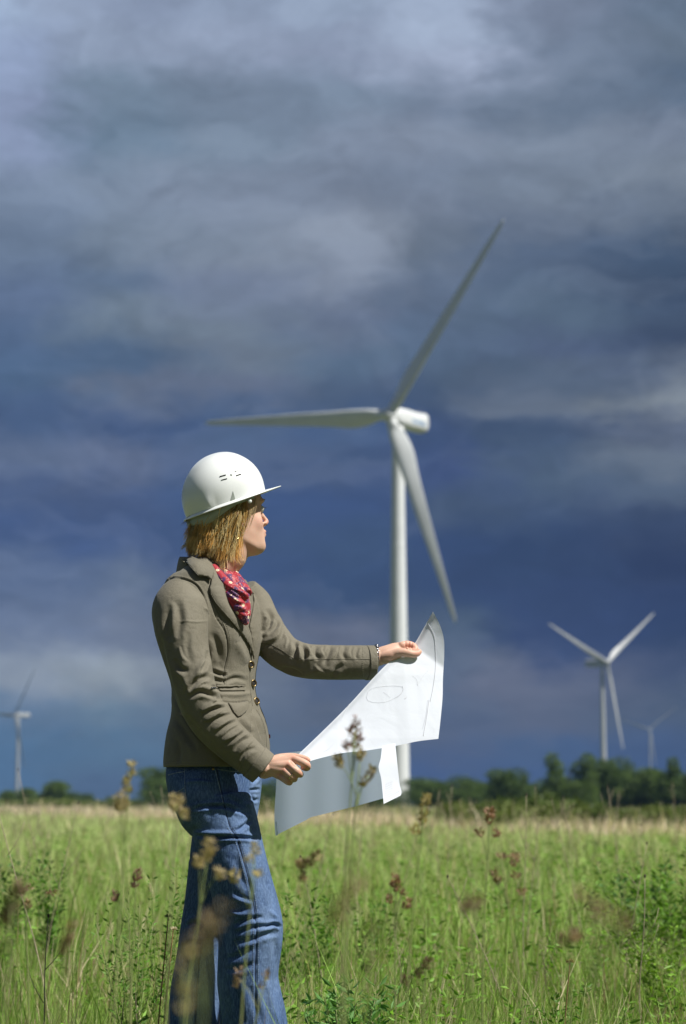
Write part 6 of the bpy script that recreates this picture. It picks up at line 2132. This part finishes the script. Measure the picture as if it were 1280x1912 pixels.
# ------------------------------------------------------------------ the plan in her hands
def build_paper():
    p0 = W(566, 1414, -.15)
    def up_y(px, py):
        """depth of the upper sheet"""
        dx = (px - 566) / 700; dz = (1414 - py) / 700
        y = -.155 + .22 * dx + .55 * dz
        e = np.maximum(0, .55 * dx + .75 * dz - .385)          # the free corner curls towards the viewer
        y = y - 2.2 * e ** 2 - .50 * e
        y = y + .006 * np.sin(9 * dx + 4 * dz * 3) + .004 * np.sin(22 * dz - 7 * dx)
        tri = lambda q: np.abs((q % 1.0) - .5)
        y = y + .0016 * np.minimum(.16, tri(dx / .19 + .35 * dz)) / .16 + .0012 * np.minimum(.14, tri(dz / .17 + .2)) / .14
        return y
    L = cr([(553, 1412), (600, 1367), (650, 1317), (700, 1262), (722, 1240), (738, 1228), (752, 1222), (771, 1205), (790, 1174), (808, 1142)], 120)
    B = cr([(578, 1421), (600, 1415), (640, 1406), (680, 1402), (712, 1397), (737, 1393), (780, 1384), (818, 1379.5)], 80)
    E = cr([(818, 1379.5), (822, 1345), (826, 1300), (826.5, 1270), (829, 1220), (828, 1192), (820, 1165), (808, 1142)], 60)
    # ruled between the left edge and (bottom edge then right edge)
    ta = np.linspace(0, 1, len(L))
    BE = np.vstack([B, E[1:]])
    d = np.concatenate([[0], np.cumsum(np.linalg.norm(np.diff(BE, axis=0), axis=1))]); d /= d[-1]
    kD = len(B) - 1
    tb = np.sort(np.append(np.linspace(0, 1, 119), d[kD]))
    R_ = np.stack([np.interp(tb, d, BE[:, 0]), np.interp(tb, d, BE[:, 1])], 1)
    m = 70
    V = []; n = len(L)
    for i in range(n):
        for j in range(m):
            s = j / (m - 1)
            V.append(L[i] * (1 - s) + R_[i] * s)
    V = np.array(V)
    Y = up_y(V[:, 0], V[:, 1])
    # the left edge rolls under (away) so it does not end as a knife cut
    dl, _, _ = seg_dist(V, L)
    Y = Y + .012 * np.exp(-(dl / 6) ** 2)
    P3 = Wa(V[:, 0], V[:, 1], Y)
    F = [(i * m + j, i * m + j + 1, (i + 1) * m + j + 1, (i + 1) * m + j) for i in range(n - 1) for j in range(m - 1)]
    g = Geo(); g.add(P3, F)
    # lower sheet: the part of the roll that hangs behind, seen from its shaded side
    def grid(tl, tr, br, bl, yfun, nu=50, nv=30, bot=None, leftc=None):
        Vg = []
        for j in range(nv):
            v = j / (nv - 1)
            for i in range(nu):
                u = i / (nu - 1)
                top = np.array(tl) * (1 - u) + np.array(tr) * u
                bo = np.array([np.interp(u, bot[0], bot[1]), np.interp(u, bot[0], bot[2])]) if bot else np.array(bl) * (1 - u) + np.array(br) * u
                p = top * (1 - v) + bo * v
                if leftc is not None: p = p + np.array([leftc(v) * (1 - u), 0])
                Vg.append(p)
        Vg = np.array(Vg)
        P = Wa(Vg[:, 0], Vg[:, 1], yfun(Vg[:, 0], Vg[:, 1]))
        return P, [(j * nu + i, j * nu + i + 1, (j + 1) * nu + i + 1, (j + 1) * nu + i) for j in range(nv - 1) for i in range(nu - 1)]
    def low_y(px, py):
        dx = (px - 515) / 700; dz = (1414 - py) / 700
        return .33 - .62 * dx - .36 * dz + .010 * np.sin(dx * 24 + 1) * np.exp(-((dx - .12) / .12) ** 2) + .004 * np.sin(60 * dx)
    P, Fg = grid((513, 1408), (716, 1385), (716, 1489), (514.5, 1560), low_y, bot=([0, .30, .31, .75, 1], [514.5, 575, 578, 667, 716], [1560, 1529.5, 1526.5, 1504.5, 1490.5]), leftc=lambda v: 2.2 * math.sin(v * 6.0))
    g.add(P, Fg)
    # strip that drops from the upper sheet, sunlit, with the title block
    def st_y(px, py):
        dx = (px - 566) / 700; dz = (1414 - py) / 700
        return up_y(px, np.full_like(py, 1394.0)) - .012 - .55 * (py - 1394) / 700 + .25 * (px - 712) / 700 - .004 * np.sin((py - 1394) / 16)
    Vg = []
    nu, nv = 16, 40
    lft = cr([(713, 1393), (710.5, 1415), (706.5, 1433), (711, 1452), (713.5, 1475), (716, 1501)], nv)
    rgt = cr([(737.5, 1388), (740, 1412), (743, 1440), (746, 1465), (749.2, 1480), (747.5, 1485.5)], nv)
    for j in range(nv):
        for i in range(nu):
            u = i / (nu - 1)
            Vg.append(lft[j] * (1 - u) + rgt[j] * u)
    Vg = np.array(Vg)
    P = Wa(Vg[:, 0], Vg[:, 1], st_y(Vg[:, 0], Vg[:, 1]))
    g.add(P, [(j * nu + i, j * nu + i + 1, (j + 1) * nu + i + 1, (j + 1) * nu + i) for j in range(nv - 1) for i in range(nu - 1)])
    # turned-up slivers of the sheet's lower edge that catch the sun
    for tri in (((664, 1489), (660, 1507), (671, 1503.5)), ((513.5, 1534), (519, 1558.5), (515, 1560.5)), ((513.5, 1534), (516, 1534), (519, 1558.5))):
        q = [W(x, y, float(low_y(np.array([x]), np.array([y]))[0]) - .006 - .02 * k) for k, (x, y) in enumerate(tri)]
        g.add(q, [(0, 1, 2)])
    o = g.obj('paper_plan', M_PAPER)
    # set origin near the held corner so that it is a thing of its own
    o.location = p0; o.data.transform(Matrix.Translation(-p0))
    tag(o, 'large white paper plan with pencil lines, curling between her two hands', 'paper plan')
    # pencil drawing: thin marks lying on the sheet
    def line(pts, w=.0006, yf=up_y, nm='pencil_line', k=None):
        C = cr(pts, k or len(pts) * 10) if len(pts) > 2 else np.linspace(pts[0], pts[1], 12)
        y = yf(C[:, 0], C[:, 1])
        dl2, _, _ = seg_dist(C, L)
        if yf is up_y: y = y + .012 * np.exp(-(dl2 / 6) ** 2)
        P = Wa(C[:, 0], C[:, 1], y - .0010)
        gg = Geo(); gg.add(*tube([(p[0] - p0.x, p[1] - p0.y, p[2] - p0.z, w * .6) for p in P], nr=5, n=len(P)))
        oo = gg.obj(nm, M_PENCIL, o)
        return oo
    line([(799, 1164), (810, 1185), (813, 1215), (812.5, 1250), (808, 1285), (803, 1310)], .0008)
    line([(801, 1306), (797, 1335), (790, 1374)], .0008)
    line([(798, 1306), (795, 1335), (789, 1360)], .0004)
    line([(684, 1302), (688, 1290), (700, 1284), (724, 1281), (740, 1281), (752, 1284), (748, 1295), (736, 1304), (718, 1311), (696, 1311), (686, 1307), (684, 1301)], .0004)
    line([(751, 1280), (752, 1290), (742, 1302)], .0004)
    line([(755, 1305), (759, 1302)], .0008)
    line([(770, 1262), (778, 1270), (779, 1280)], .0004)
    line([(779, 1280), (790, 1262), (800, 1250)], .0003)
    line([(636, 1345), (644, 1328), (652, 1314)], .0005)
    line([(604, 1404), (616, 1396), (624, 1386)], .0004)
    line([(715, 1292), (722, 1297), (728, 1303)], .0003)
    # title block
    line([(717.5, 1491), (730, 1485), (746, 1476.5)], .0005, st_y, 'title_rule')
    for k in range(6):
        y0 = 1486 - k * 4.2
        line([(719, y0), (733, y0 - 6.2)], .00035, st_y, 'title_text_row')


build_paper()

# ------------------------------------------------------------------ air
def build_haze():
    x, y0, y1, z0, z1 = 3350, -3350, 3350, -1.0, 131.0
    V = [(-x, y0, z0), (x, y0, z0), (x, y1, z0), (-x, y1, z0), (-x, y0, z1), (x, y0, z1), (x, y1, z1), (-x, y1, z1)]
    F = [(3, 2, 1, 0), (4, 5, 6, 7), (0, 1, 5, 4), (1, 2, 6, 5), (2, 3, 7, 6), (3, 0, 4, 7)]
    m = bpy.data.materials.new('haze'); m.use_nodes = True
    m.node_tree.nodes.clear(); N = NT(m.node_tree)
    v = N.n('ShaderNodeVolumePrincipled')
    v.inputs['Color'].default_value = (0.115, 0.20, 0.375, 1)
    v.inputs['Density'].default_value = 0.00031
    v.inputs['Anisotropy'].default_value = 0.0
    o = N.n('ShaderNodeOutputMaterial')
    N.t.links.new(v.outputs[0], o.inputs['Volume'])
    h = mesh_obj('haze', V, F, m, smooth=False)
    tag(h, kind='stuff')


build_haze()
